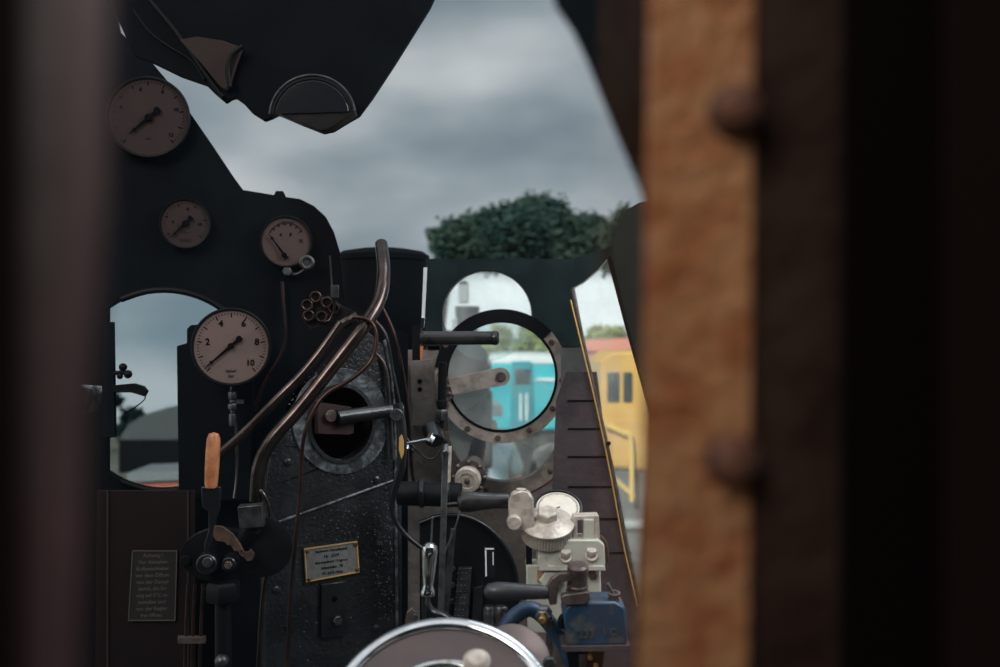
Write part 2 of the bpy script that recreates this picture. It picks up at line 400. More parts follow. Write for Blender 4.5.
# ----- gauges
def gauge(f, cx, cy, r, label, group, dialm, body_off=16, needle=None, marks=None, nums=(), texts=(), bez='soot_black', name='pressure_gauge', stem_to=None):
    t = thing(name, label, 'gauge', f.p(cx, cy+r*1.08, 0), group)
    s = f.s; n = f.n; b = body_off; k_ = 1-b/FPX
    class Near:      # the dial stands proud of the board, so its face is laid out at the dial's own distance
        s = f.s*k_; u = f.u; v = f.v; n = f.n
        @staticmethod
        def p(x, y, off=0): return F0.p(500+(x-500)*k_, 333.5+(y-333.5)*k_, off)
    F0 = f; f = Near; s = f.s; c = f.p(cx, cy, 0)
    B().lathe(c, n, [(r*.96*s, 0), (r*1.02*s, b*.3*s), (r*1.02*s, (b-4)*s), (r*1.06*s, (b-3)*s), (r*1.07*s, b*s), (r*1.04*s, (b+1.2)*s), (r*1.0*s, (b+1.0)*s), (r*.99*s, (b-2)*s), (0, (b-2)*s)], 64).make('case', bez, t)
    B().lathe(f.p(cx, cy, b-2), n, [(r*.985*s, 0), (r*.985*s, .8*s), (0, .8*s)], 64).make('dial', dialm, t)
    o = b-1
    if marks:
        k = B(); a0, a1, nminor, major, r0, r1, wd = marks
        for i in range(nminor+1):
            a = math.radians(a0+(a1-a0)*i/nminor); mj = i % major == 0
            ri = r*(r0 if mj else (r0+r1)/2*1.0+.01); ro = r*r1; ww = r*wd*(1.7 if mj else 1)
            ca, sa = math.cos(a), math.sin(a)
            k.prism(f, [(cx+ri*ca-ww*sa, cy-ri*sa-ww*ca), (cx+ro*ca-ww*sa, cy-ro*sa-ww*ca), (cx+ro*ca+ww*sa, cy-ro*sa+ww*ca), (cx+ri*ca+ww*sa, cy-ri*sa+ww*ca)], o, o+.4)
        k.make('scale_marks', 'ink', t)
    for body, x, y, h in nums: text(body, f, x, y, o+.2, h, 'ink', t, 'numeral')
    for body, x, y, h in texts: text(body, f, x, y, o+.2, h, 'ink_grey', t, 'lettering')
    if needle:
        (x0, y0), (x1, y1), (xt, yt), wd = needle
        d = Vector((x1-x0, y1-y0)); l = d.length; d /= l; q = Vector((-d.y, d.x)); 
        P = lambda a, b_: (x0+d.x*a+q.x*b_, y0+d.y*a+q.y*b_)
        tl = (Vector((xt, yt))-Vector((x0, y0))).length
        pl = [P(l, .15*wd), P(l*.80, wd*.45), P(l*.76, wd*1.5), P(l*.70, wd*.5), P(0, wd), P(-tl*.55, wd*.9), P(-tl*.75, wd*2.3), P(-tl, wd*1.4), P(-tl, -wd*1.4), P(-tl*.75, -wd*2.3), P(-tl*.55, -wd*.9), P(0, -wd), P(l*.70, -wd*.5), P(l*.76, -wd*1.5), P(l*.80, -wd*.45), P(l, -.15*wd)]
        nd_ = B().prism(f, pl, o+2, o+3).make('needle', 'ink', t)
        B().cyl(f.p(x0, y0, o), f.p(x0, y0, o+4.5), wd*1.9*s).make('pivot', 'ink', t)
    return t
FG = Fr(1.93, 8, 228, 347)
def arcnum(cx, cy, r, vals, h):
    return [(s_, cx+r*math.cos(math.radians(a)), cy-r*math.sin(math.radians(a)), h) for s_, a in vals]
gauge(FG, 228, 347, 37, 'large pressure gauge numbered to 10 with black needle beside the arched window', None, 'dial', 22,
      ((228, 346), (202, 368), (239, 338), 1.6), (-45, 225, 50, 5, .80, .93, .010),
      arcnum(229, 346, 25, [('2', 171), ('4', 117), ('6', 63), ('8', 9)], 6.5)+[('10', 247, 363, 6)], [('kp/cm²', 228, 371, 2.6), ('bar', 228, 376, 3)])
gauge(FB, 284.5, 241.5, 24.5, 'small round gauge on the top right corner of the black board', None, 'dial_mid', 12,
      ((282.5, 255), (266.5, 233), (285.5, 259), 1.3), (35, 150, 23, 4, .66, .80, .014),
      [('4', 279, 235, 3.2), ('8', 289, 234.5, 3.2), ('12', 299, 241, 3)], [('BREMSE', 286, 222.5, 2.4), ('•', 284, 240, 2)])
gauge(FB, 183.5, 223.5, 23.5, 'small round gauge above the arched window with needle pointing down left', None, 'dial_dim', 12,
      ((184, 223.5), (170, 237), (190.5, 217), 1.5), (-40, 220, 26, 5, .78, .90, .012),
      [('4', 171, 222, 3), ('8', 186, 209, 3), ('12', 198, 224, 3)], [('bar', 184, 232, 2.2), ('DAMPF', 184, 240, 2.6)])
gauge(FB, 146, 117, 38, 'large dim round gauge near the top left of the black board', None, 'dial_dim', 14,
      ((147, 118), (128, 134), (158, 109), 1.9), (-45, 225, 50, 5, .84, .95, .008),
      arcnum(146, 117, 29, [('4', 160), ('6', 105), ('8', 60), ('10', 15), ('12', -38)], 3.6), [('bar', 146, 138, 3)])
# knurled valve knob right of the small gauge
t = thing('drain_cock', 'small round-nosed drain cock under the top right gauge', 'valve', FB.p(308, 268, 4))
B().torus(FB.p(308, 264, 18), FB.n, 5.5*FB.s, 2.2*FB.s, 28, 10).make('ring', 'steel_dark', t)
B().cyl(FB.p(308, 264, 0), FB.p(308, 264, 19), 3.4*FB.s).make('stem', 'steel_dark', t)
B().hexn(FB.p(288, 272, 2), FB.p(288, 272, 12), 5*FB.s).make('nut', 'steel', t, .0005)
B().tube([FB.p(286, 266, 7), FB.p(288, 272, 8), FB.p(297, 275, 8), FB.p(306, 270, 10)], 2.2*FB.s).make('link_pipe', 'steel_dark', t)

# ------------------------------------------------------------------ hood sheet with lamp at the top, made up from a dark reflected shape
FH = Fr(1.55)
silhouette = [(95, -80), (118, 20), (134, 56), (151, 62), (180, 76), (206, 85), (216, 95), (225, 102.5), (230, 99), (235, 97.5), (244, 104), (252, 113), (264, 120.5), (271, 118), (278, 114.5), (300, 124), (323, 133), (333, 131), (346, 123), (359, 115.5), (372, 98), (395, 63), (430, 7), (470, -80)]
hd = thing('top_silhouette', 'made-up black sheet for a reflected hood hanging over the cab with a ragged lower edge', 'silhouette', FH.p(300, -70))
B().prism(FH, silhouette, 0, -9).make('sheet', 'board_black', hd, .0015)
B().tube([FH.p(x, y, 2) for x, y in [(134, 10), (150, 32), (168, 46), (188, 58), (196, 66), (205, 80)]], 1.2*FH.s).make('cable', 'soot_black', hd)
B().tube([FH.p(x, y, 3) for x, y in [(150, 0), (178, 34), (206, 74), (224, 98)]], 2.6*FH.s).make('edge_bar', 'soot_black', hd)
t = thing('cab_lamp', 'round black cab lamp with a thin bright ring on the roof hood', 'lamp', FH.p(316, 114, 0))
lamp = [(316+42*math.cos(a), 121-41*math.sin(a)) for a in [math.radians(q) for q in range(8, 178, 8)]]
lp_ = lamp + [(275, 119), (279, 116), (300, 125), (323, 134), (333, 132), (346, 124), (357, 117)]
B().prism(FH, lp_, 0, 18).make('housing', 'soot_black', t, .001)
B().tube([FH.p(x, y, 18) for x, y in lamp], 1.3*FH.s, 8).make('rim', 'steel_dark', t)
B().tube([FH.p(316+(x-316)*.9, 121+(y-121)*.9, 19) for x, y in lamp], .8*FH.s, 8).make('inner_rim', 'soot_black', t)
B().prism(FH, [(316+(x-316)*.86, 121+(y-121)*.86) for x, y in lamp], 17, 20).make('lens', 'lens', t, .001)
t = thing('spare_lamp', 'dim conical lamp shade tucked under the roof hood above the bright wedge of sky', 'lamp', FH.p(215, 70, 0))
B().prism(FH, [(182, 42), (200, 39), (225, 43), (244, 50), (238, 66), (232, 86), (227, 92), (222, 88), (204, 66)], 2, 8).make('shade', 'dial_dim', t, .001)
B().tube([FH.p(x, y, 12) for x, y in [(246, 50), (236, 58), (231, 72), (233, 90)]], 2.5*FH.s).make('rim', 'soot_black', t)

# ------------------------------------------------------------------ dark reflected silhouette built as a domed cylinder behind the pipes
FD = Fr(2.7)
t = thing('dome_silhouette', 'dark round-topped cylinder in place of a reflected silhouette, standing between the gauge board and the trees', 'dome', FD.p(383, 700))
rr = 45*FD.s; top = FD.p(383, 252)
B().lathe(FD.p(383, 700), Vector((0, 0, 1)), [(rr, 0), (rr, 1.20), (rr, 438*FD.s), (rr*1.03, 439*FD.s), (rr*1.03, 444*FD.s), (rr*.9, 448*FD.s), (rr*.5, 451*FD.s), (0, 452*FD.s)], 64).make('shell', 'board_black', t)

# ------------------------------------------------------------------ front wall with portholes
FW = Fr(2.35)
up = circ(487.5, 315, 44, 40, a0=-4, a1=184)
ow = [(398, 780), (398, 350), (427, 350), (427, 262), (575, 262), (574, 300), (584, 345), (597, 400), (606, 450), (622, 520), (640, 600), (645, 780)]
cres = circ(487.5, 315, 44, 56)
lo_ = circ(504.5, 425, 56, 56)
# one opening: union outline of crescent porthole, centre porthole and lower porthole is cut as separate holes kept apart by the hinged ring
from math import cos, sin, radians as rad
def union_outline(circs, n=220):
    """outer outline of overlapping circles, walked by angle from a centre inside all"""
    cx, cy = 500, 372; o = []
    for i in range(n):
        a = 2*math.pi*i/n; dx, dy = cos(a), sin(a); best = 0
        for (x, y, r) in circs:
            bx, by = cx-x, cy-y; b = bx*dx+by*dy; c = bx*bx+by*by-r*r; D = b*b-c
            if D > 0: best = max(best, -b+math.sqrt(D))
        o.append((cx+dx*best, cy+dy*best))
    return o
hole = union_outline([(487.5, 315, 44), (501.5, 376, 55), (504.5, 425, 56)])
wf = B().prism(FW, ow, 0, -10, [hole]).make('wall_front', 'wall_dusty', bevel=.001); struct(wf, 'dusty brown-grey steel cab front with round windows')
# added sheet around the upper porthole, dark green in place of reflected trees
skin = B().prism(FW, [(426, 346), (426, 259), (577, 259), (574, 300), (584, 346), (550, 346), (533, 316)] + [p for p in circ(487.5, 315, 45, 40, a0=0, a1=184)][1:] + [(443, 346)], .4, 3).make('wall_front_upper', 'tree_reflection_dark')
struct(skin, 'blackish green sheet over the upper cab front, coloured as the reflected trees')
p1 = B().prism(FW, circ(487.5, 315, 46, 56), -4, -5).make('window_4', 'pane_milky'); struct(p1, 'upper porthole glass')
p2 = B().prism(FW, circ(504.5, 425, 58, 56), -6, -7).make('window_5', 'pane_dusty'); struct(p2, 'dirty lower porthole glass')
t = thing('lower_porthole_ring', 'grey riveted flange ring around the lower porthole behind the hinged one', 'porthole', FW.p(504, 497))
B().prism(FW, circ(504.5, 425, 71, 60, a0=186, a1=380) + circ(504.5, 425, 56, 60, a0=380, a1=186), .5, 3.5).make('flange', 'wall_ring', t, .0008)
for x, y in [(445, 441), (457, 466), (486, 489), (521.7, 489), (550, 471), (564, 457), (568, 431), (566, 408)]: rivet(FW, x, y, 2.6, 'rivet_rust', t, off=3.5)
t2 = B().prism(FW, circ(504.5, 425, 87, 72, a0=-75, a1=15) + circ(504.5, 425, 73, 60, a0=15, a1=-75), .4, 1.6).make('backing_ring', 'wall_dusty', t, .0006)
B().box(FW, 545, 481, 554, 491, .6, 1.4).make('paint_chip', 'red_chip', t)
FR = Fr(2.22)
t = thing('hinged_porthole', 'round hinged window in a bolted grey ring in front of the other portholes', 'porthole', FR.p(501, 443))
B().prism(FR, circ(501.5, 376, 66.5, 80), 0, 6, [circ(501.5, 376, 53.5, 72)]).make('ring', 'wall_ring', t, .001)
B().prism(FR, circ(501.5, 376, 66.8, 50, a0=42, a1=172) + circ(501.5, 376, 54, 50, a0=172, a1=42), 6, 7.5).make('ring_top_shade', 'soot_black', t)  # dark arc laid on as shade over the top of the ring
B().torus(FR.p(501.5, 376, 6), FR.n, 54.5*FR.s, 1.3*FR.s, 72, 8).make('gasket', 'ink', t)
pg = B().prism(FR, circ(501.5, 376, 54, 64), 2, 2.8).make('glass_disc', 'pane_dusty', t)
for i, (x, y) in enumerate([(440.5, 374), (447, 405), (468, 427.6), (498, 437), (529, 429), (551.6, 407.6), (561.5, 380), (551, 342), (446, 345)]): bolt(FR, x, y, 3, 'iron_brown', t, off=6)
# paddle arm across the glass
t = thing('wiper_paddle', 'flat grey round-ended paddle arm across the middle porthole', 'arm', FR.p(450, 385, 12))
B().prism(FR, [(449, 378.5), (497, 367.5)] + circ(501, 376, 9, 14, a0=105, a1=-75) + [(453, 394)], 10, 13).make('blade', 'wall_ring', t, .0008)
B().cyl(FR.p(501, 376, 9), FR.p(501, 376, 15), 5*FR.s).make('boss', 'iron_brown', t)
B().prism(FR, [(441, 376), (452, 378), (455, 396), (447, 402), (440, 398)], 6, 12).make('hinge', 'iron_brown', t, .0008)
for x, y in [(449, 386), (450, 393)]: rivet(FR, x, y, 2, 'iron_brown', t, 'rivet', off=13)
# thick dark handle bar in front of the ring
FC = Fr(2.0)
t = thing('whistle_handle', 'black horizontal cylindrical grip in front of the portholes', 'handle', FC.p(424, 338))
B().cyl(FC.p(420, 338, 4), FC.p(492, 338, 4), 6.8*FC.s, 6.8*FC.s, 28).make('grip', 'handle_black', t)
B().lathe(FC.p(492, 338, 4), Vector((1, 0, 0)), [(6.8*FC.s, 0), (7.2*FC.s, 1*FC.s), (7.2*FC.s, 5*FC.s), (5*FC.s, 7*FC.s), (0, 7.5*FC.s)], 28).make('end_cap', 'handle_black', t)
t = thing('sky_gap_strip', 'thin bright vertical strip in place of a sky gap, with orange tip beside the dark dome', 'gauge glass', FC.p(421, 356))
B().prism(FC, [(424.2, 268), (427.8, 268), (425.2, 318), (422.2, 318)], 6, 8).make('strip', 'enamel_white', t)  # white strip put in for the bright gap of sky beside the dome
B().prism(FC, [(421.8, 318), (425.6, 318), (424.6, 328), (421.2, 328)], 6, 10).make('clip', 'chrome', t)
B().prism(FC, [(421, 328), (423, 328), (422, 346), (420.4, 346)], 6, 8).make('lower_strip', 'steel', t)
B().prism(FC, [(420, 346), (424, 346), (422, 360), (421, 359)], 6, 9).make('tip', 'orange_tip', t)
B().box(FC, 413, 326, 421, 360, 0, 9).make('bracket', 'soot_black', t, .0006)
# panel plate with two holes, left of ring
t = B().prism(FW, [(411, 362), (433, 358), (436, 425), (413, 425)], 3, 8); t = t.make('hatch_plate', 'wall_dusty', bevel=.0008)
tag(t, 'narrow dusty steel plate with two dark holes below the bright strip', 'plate')
for y in (381, 389): B().cyl(FW.p(420.5, y, 7.6), FW.p(420.5, y, 8.6), 2.4*FW.s).make('hole', 'ink', t)

# side wall with the slanted window
FS = Fr(2.1, -12, 600, 400)
opn = [(573, 288), (584, 282), (598, 270), (609, 258), (618, 290), (628, 330), (640, 372), (652, 420), (652, 640), (640, 600), (622, 520), (606, 450), (590, 368)]
sw = B().prism(FS, [(556, 400), (566, 372), (596, 372), (606, 450), (622, 520), (640, 600), (652, 640), (700, 640), (700, 780), (540, 780)], -8, 0).make('wall_side', 'plank'); struct(sw, 'dark purplish side wall with reflected wagon planks, beside the slanted window')  # reflected wagon planks put into this wall's colour and seams
for k, y in enumerate((400, 428, 456, 486, 518, 552)):
    x1 = 598+(y-400)*.22
    pb = B().box(FS, 568 if y < 500 else 585, y, x1, y+1.4, 0, .9).make('plank_seam', 'ink', sw)
t = thing('side_window', 'tall slanted side window with a thin golden edge and pale dusty glass', 'window', FS.p(640, 640))
B().prism(FS, opn, -3, -4).make('glass', 'pane_side', t)
B().prism(FS, [(574, 258), (614, 246), (609, 257), (598, 270), (584, 282), (573, 288)], -2, 2).make('tree_dark_fill', 'tree_reflection_dark', t)  # added plate in the dark colour of the reflected trees
B().tube([FS.p(x, y, 3) for x, y in [(571, 300), (582, 345), (598, 412), (612, 480), (624, 545), (638, 606)]], 0.75*FS.s, 8).make('gold_edge', 'brass_trim', t)
B().tube([FS.p(x, y, 1) for x, y in [(573, 289), (584, 345), (600, 414), (615, 482), (627, 546), (641, 606)]], 2.0*FS.s, 8).make('left_rail', 'iron_brown', t)
B().tube([FS.p(x, y, 1) for x, y in [(609, 257), (618, 290), (628, 328), (641, 374), (654, 420)]], 2.6*FS.s, 8).make('right_rail', 'soot_black', t)
B().tube([FS.p(x, y, 1) for x, y in [(573, 288), (584, 282), (598, 270), (609, 258)]], 1.0*FS.s, 8).make('top_edge', 'valve_top', t)
B().cyl(FS.p(609, 443, 2), FS.p(609, 443, 6), 2.2*FS.s).make('catch', 'soot_black', t)
mm = B().prism(FS, [(612, 256), (616, 232), (626, 212), (640, 204), (662, 200), (668, 420), (652, 420), (640, 372), (628, 328)], 4, 12).make('side_shield', 'shield_green', bevel=.003)
tag(mm, 'dark rounded shield plate right of the slanted side window', 'shield')
gb = B().prism(FS, [(560, 350), (583, 347), (592, 374), (560, 392)], -14, -10).make('wagon_roof_reflection', 'rail_grey'); tag(gb, 'grey sloping canopy strip of a reflected wagon just right of the portholes', 'roofline')  # wagon roof reflected in the glass, built here as a strip
gb.location.y = .02
# ------------------------------------------------------------------ boiler backplate with fire hole
YB = 33
FP = Fr(1.85, YB, 335, 500)
t = thing('boiler_backplate', 'glossy black riveted boiler plate around the open fire hole', 'boiler plate', FP.p(300, 720))
def ell(cx, cy, rx, ry, n=56): return circ(cx, cy, rx, n, ry=ry)
pl = [(266, 760), (266, 486), (272, 446), (292, 415), (318, 376), (342, 346), (366, 330), (384, 345), (396, 400), (402, 480), (402, 760)]
B().prism(FP, pl, 0, -16, [ell(340, 423, 31, 37)]).make('plate', 'gloss_plate', t, .002)
B().prism(FP, ell(340, 421, 48, 53), 0, 2.5, [ell(340, 423, 33, 39)]).make('fire_hole_flange', 'chipped_glint_rim', t, .0015)
B().prism(FP, ell(340, 423, 34, 40), 2.5, 5, [ell(340, 423, 30, 36)]).make('fire_hole_lip', 'gloss_plate', t, .001)
# solid disc coloured black for the unlit inside of the fire hole
B().prism(FP, ell(340, 423, 33, 40), -17, -60, []).make('fire_hole_dark_disc', 'void', t)
B().tube([FP.p(x, y, 1) for x, y in [(267, 526), (280, 521), (330, 503), (385, 483), (400, 478)]], 1.3*FP.s, 8).make('weld_seam', 'chipped_glint_rim', t)
B().tube([FP.p(x, y, 1) for x, y in [(384, 340), (391, 380), (394, 420), (395, 480), (396, 560), (397, 680)]], 1.6*FP.s, 8).make('edge_bead', 'chipped_glint_rim', t)
for x, y in [(288, 462), (288, 627), (376, 628), (377, 480), (276, 590), (330, 372), (380, 545), (372, 660)]:
    rivet(FP, x, y, 4, 'gloss_plate', t, 'rivet')
random.seed(5)
sp = B()
for i in range(420):
    a = random.random()
    if a < .35: x, y = random.gauss(385, 8), random.uniform(500, 620)
    elif a < .6:
        th = random.uniform(0, 2*math.pi); x, y = 340+50*cos(th)+random.gauss(0, 3), 421+55*sin(th)+random.gauss(0, 3)
    elif a < .8: x, y = random.uniform(298, 392), random.gauss(525, 12)
    else: x, y = random.uniform(255, 395), random.uniform(480, 660)
    if not (240 < x < 398 and 330 < y < 665): continue
    if ((x-340)/34)**2+((y-423)/40)**2 < 1: continue
    r = random.uniform(.15, .55)
    sp.prism(FP, [(x-r*random.uniform(.6, 2), y), (x, y-r), (x+r*random.uniform(.6, 2), y), (x, y+r)], 2.6 if ((x-340)/49)**2+((y-421)/54)**2 < 1 else .1, 3.0 if ((x-340)/49)**2+((y-421)/54)**2 < 1 else .5)
o = sp.make('paint_chips', 'speckle_white', t); o['kind'] = 'stuff'
# fire-hole bar
t = thing('fire_hole_bar', 'dark round bar lever reaching across the fire hole from a rusty block', 'lever', FP.p(330, 418, 4))
B().prism(FP, [(313, 405), (318, 402), (346, 406), (350, 412), (349, 432), (343, 434), (313, 433)], 3, 12).make('block', 'block_rust', t, .0012)
B().cyl(FP.p(325, 415, 12), FP.p(325, 415, 17), 6*FP.s).make('pin', 'iron_brown', t)
B().cyl(FP.p(331, 417, 14), FP.p(396, 408, 14), 8.2*FP.s, 6.0*FP.s, 24).make('bar', 'black_paint', t)
# maker's plate
t = thing('makers_plate', 'small grey maker\'s plate with brass rim screwed below the fire hole', 'plate', FP.p(330, 583))
A = [(303, 548), (356, 540.5), (358, 571.5), (305, 581.5)]
def inset(pg, k):
    cx = sum(p[0] for p in pg)/4; cy = sum(p[1] for p in pg)/4
    return [(p[0]-(k if p[0] > cx else -k), p[1]-(k if p[1] > cy else -k)) for p in pg]
B().prism(FP, A, 1, 3, ).make('plate', 'sign_grey', t, .0004)
B().prism(FP, A, 3, 4, [inset(A, 1.1)]).make('brass_rim', 'brass_trim', t)
tl = -1.0
for k, (body, h) in enumerate([('Sachverst. Dampfkessel', 2.4), ('Nr. 2339', 3.0), ('Betriebsdruck 13 kg/cm²', 2.4), ('Inbetriebn. 78', 2.8), ('W. 4335 Haus', 2.6)]):
    text(body, FP, 330+.3*k, 549.5+k*5.6, 3.1, h, 'ink', t, 'lettering', rot=0, wscale=1.05)
for x, y in [(305.5, 550.5), (354, 543.5), (355.5, 569), (307.5, 578.5)]: rivet(FP, x, y, 2.3, 'iron_brown', t, 'screw', off=3.6)
t = thing('bracket_plate', 'narrow black bracket plate with one bolt under the maker\'s plate', 'bracket', FP.p(333, 640))
B().prism(FP, [(320, 584), (345, 580), (345, 634), (320, 638)], .5, 4).make('plate', 'black_paint', t, .001)
bolt(FP, 335, 619, 5, 'steel_dark', t, off=4); B().cyl(FP.p(333, 598, 3.8), FP.p(333, 598, 4.6), 2.8*FP.s).make('hole', 'ink', t)

# ------------------------------------------------------------------ pipes
def pipe(f, pts, r, m, label, name='steam_pipe', cat='pipe', seg=14, group=None):
    P = [f.p(x, y, 0) + f.n*(q[0] if q else 0)*f.s for x, y, *q in pts]
    return tag(B().tube(P, r*f.s, seg, 8).make(name, m), label, cat, group)
FQ = Fr(1.72, 15, 290, 420)
pipe(FQ, [(256, 500, 4), (259, 466, 8), (271, 440, 10), (297, 410, 10), (318, 384, 10), (349, 345, 8), (364, 326, 4), (381, 299, -10), (388, 270, -30), (391, 238, -70)], 7.0, 'copper', 'thickest copper steam pipe sweeping up right to the dark dome')
pipe(FQ, [(212, 462, -6), (245, 432, 0), (280, 396, 6), (300, 376, 6), (320, 352, 5), (341, 323, 0)], 4.6, 'copper', 'straight diagonal copper pipe above the thickest one')
pipe(FQ, [(352, 317, 6), (364, 319, 10), (372, 326, 12), (374.5, 340, 14), (369, 360, 16), (350, 378, 18), (326, 392, 18), (312, 410, 18), (302, 440, 18), (299, 487, 18), (294, 543, 20), (289, 600, 22), (285, 690, 24)], 2.1, 'copper_dark', 'long thin copper pipe looping down left of the fire hole')
pipe(FQ, [(257, 486, 8), (264, 494, 12), (269, 510, 12), (269, 552, 12), (262, 600, 12), (257, 690, 12)], 2.3, 'copper', 'short thin copper pipe dropping from the lever valve')
FT = Fr(2.0)
pipe(FT, [(374, 320), (386, 336), (392, 368), (399, 402), (404, 440), (414, 452)], 1.9, 'pipe_grey', 'first thin grey pipe right of the fire hole', group=None)
pipe(FT, [(381, 305), (394, 334), (403, 374), (409, 418), (412, 470), (420, 500)], 1.9, 'copper_dark', 'rightmost thin brown pipe curving down beside the bright strip')
pipe(Fr(1.9), [(360, 340), (374, 352), (385, 367), (389, 400), (393, 460)], 2.2, 'pipe_grey', 'short thin grey pipe bending over the fire hole edge')
pipe(FB, [(283, 282, 8), (284, 300, 8), (286, 335, 8), (281, 356, 8), (266, 382, 8), (255, 410, 8)], 1.8, 'copper_dark', 'thin dark pipe hanging from the top right gauge')
pipe(FQ, [(236, 425, -20), (237, 470, -20), (234, 500, -10)], 1.3, 'pipe_grey', 'thin dark rod behind the wooden lever')
# pipe bundle bottom left
for i, x in enumerate((184, 191, 199)):
    pipe(FQ, [(x+4, 585, -4), (x+2, 630, -4), (x, 700, -4)], 1.7, 'copper_dark', ('leftmost', 'middle', 'rightmost')[i]+' of three thin copper pipes below the lever valve')
t = B().box(FQ, 178, 637, 206, 643, -6, 2).make('pipe_clamp', 'iron_brown', bevel=.0008); tag(t, 'small horizontal clamp across the three copper pipes', 'clamp')
# manifold
FM = Fr(1.88, 8, 320, 310)
t = thing('pipe_manifold', 'cluster of round pipe unions at the head of the diagonal pipes', 'manifold', FM.p(320, 322))
B().prism(FM, [(304, 322), (306, 300), (330, 296), (342, 306), (356, 312), (358, 322), (344, 330), (326, 326), (310, 330)], -6, 4).make('block', 'black_paint', t, .001)
for x, y in [(316, 297.5), (307.5, 305.5), (327, 303), (309, 316), (322, 317), (334, 309)]:
    u = B().torus(FM.p(x, y, 9), FM.n, 4.8*FM.s, 1.3*FM.s, 24, 10).make('union_ring', 'copper_dark', t)
    B().cyl(FM.p(x, y, 0), FM.p(x, y, 8), 4.4*FM.s).make('union_body', 'soot_black', u)
for x, y in [(344, 322), (352, 318)]:
    B().hexn(FM.p(x-3, y+3, 8), FM.p(x+5, y-3, 8), 4.2*FM.s).make('nut', 'pipe_grey', t, .0004)
B().tube([FM.p(x, y, 10) for x, y in [(335, 303), (334, 312), (330, 320), (325, 322)]], 1.4*FM.s).make('link_pipe', 'copper', t)
t = thing('square_union', 'small grey square fitting on a thin rod above the pipe cluster', 'fitting', FM.p(335, 298, 4))
B().box(FM, 331, 285.5, 339, 298, 2, 9).make('block', 'steel_dark', t, .0006)
B().cyl(FM.p(332, 286, 5), FM.p(330, 256, 5), .9*FM.s).make('rod', 'pipe_grey', t)
# fitting chain under the big gauge
t = thing('gauge_union', 'stack of small hexagonal nuts hanging under the large gauge', 'fitting', FG.p(234, 427))
for y0, y1, r in ((386, 391, 2.6), (391, 399, 4.4), (399, 403, 3), (403, 409, 4.6), (409, 413, 2.4), (413, 425, 3.8)):
    B().hexn(FG.p(234, y0, 10), FG.p(234, y1, 10), r*FG.s).make('nut', 'steel_dark', t, .0003)
B().box(FG, 237, 399, 245, 403, 8, 11).make('arm', 'steel_dark', t)

# ------------------------------------------------------------------ arm fitting in front of arched window
FA = Fr(1.98)
t = thing('window_latch', 'dark latch arm with two round knobs against the arched left window', 'latch', FA.p(110, 436))
B().prism(FA, [(106, 322), (115, 322), (117, 437), (105, 437)], 0, 6).make('upright', 'frame_blue', t, .001)
B().prism(FA, [(115, 385), (136, 383), (146, 386), (150, 391), (147, 396), (141, 394), (134, 392), (115, 392)], 2, 8).make('arm', 'soot_black', t, .001)
for x, y, r in [(125, 367, 4), (130, 374, 4.2), (122, 376, 3)]: B().ball(FA.p(x, y, 5), r*FA.s).make('knob', 'soot_black', t)
B().cyl(FA.p(115, 373, 4), FA.p(127, 372, 4), 2.2*FA.s).make('stem', 'soot_black', t)
B().tube([FA.p(x, y, 4) for x, y in [(147, 392), (146, 399), (138, 406), (127, 413)]], .6*FA.s, 6).make('cord', 'ink', t)
t = B().prism(FA, [(178, 346), (188, 343), (188, 329), (192, 325), (222, 324), (224, 350), (254, 356), (252, 500), (180, 500)], -6, 4).make('valve_housing', 'board_black', bevel=.002)
tag(t, 'black stepped box behind the large gauge, cutting into the arched window', 'housing')
# ------------------------------------------------------------------ wooden lever valve
FL = Fr(1.62, 6, 215, 520)
t = thing('lever_valve', 'black valve with upright wooden handle and toothed bronze quadrant', 'valve', FL.p(220, 600))
s = FL.s
B().lathe(FL.p(214, 485, 16), (FL.p(217, 431, 16)-FL.p(214, 485, 16)), [(5.6*s, 0), (6.3*s, 4*s), (6.8*s, 20*s), (6.9*s, 38*s), (6.4*s, 48*s), (4.6*s, 53*s), (0, 54.5*s)], 24).make('wooden_handle', 'wood_handle', t)
B().prism(FL, [(205, 484), (224, 484), (223, 506), (219, 517), (217, 534), (213.5, 545), (214, 560), (209, 561), (208, 540), (212, 528), (212, 508), (206, 504)], 12, 19).make('lever', 'black_paint', t, .0012)
B().cyl(FL.p(211, 559, 0), FL.p(211, 559, 24), 11*s, 10*s, 28).make('boss', 'black_paint', t)
B().cyl(FL.p(213, 556, 24), FL.p(213, 556, 28), 5*s).make('pin', 'steel_dark', t)
B().cyl(FL.p(232, 560, 0), FL.p(232, 560, 20), 8*s, 7*s, 24).make('boss', 'black_paint', t); bolt(FL, 232, 560, 4.2, 'iron_brown', t, off=20)
q = [(218, 522), (226, 523), (236, 530), (243, 540), (247, 548), (251, 548), (253, 545), (257, 550), (255, 556), (250, 557), (247, 553), (243, 551), (241, 547), (237, 547), (234, 541), (230, 541), (228, 538), (220, 537), (216, 532)]
B().prism(FL, q, 14, 19).make('quadrant', 'old_bronze', t, .0007)
B().prism(FL, ell(220, 556, 40, 27, 40), -14, 0).make('body', 'soot_black', t, .002)
B().prism(FL, [(240, 504), (264, 502), (266, 524), (242, 526)], 0, 16).make('square_union', 'steel_dark', t, .0015)
B().cyl(FL.p(255, 526, 4), FL.p(240, 545, -6), 8*s, 9*s).make('inlet', 'soot_black', t)
B().lathe(FL.p(262, 548, -6), FL.n, [(30*s, 0), (30*s, 4*s), (24*s, 6*s), (0, 6*s)], 40).make('rear_flange', 'soot_black', t)
B().hexn(FL.p(224, 600, 4), FL.p(224, 580, 4), 17*s).make('hex_union', 'soot_black', t, .001)
B().cyl(FL.p(224, 600, 4), FL.p(224, 700, 4), 8*s).make('lower_pipe', 'soot_black', t)
B().ball(FL.p(224, 657, 12), 7*s).make('drain_ball', 'steel_dark', t)
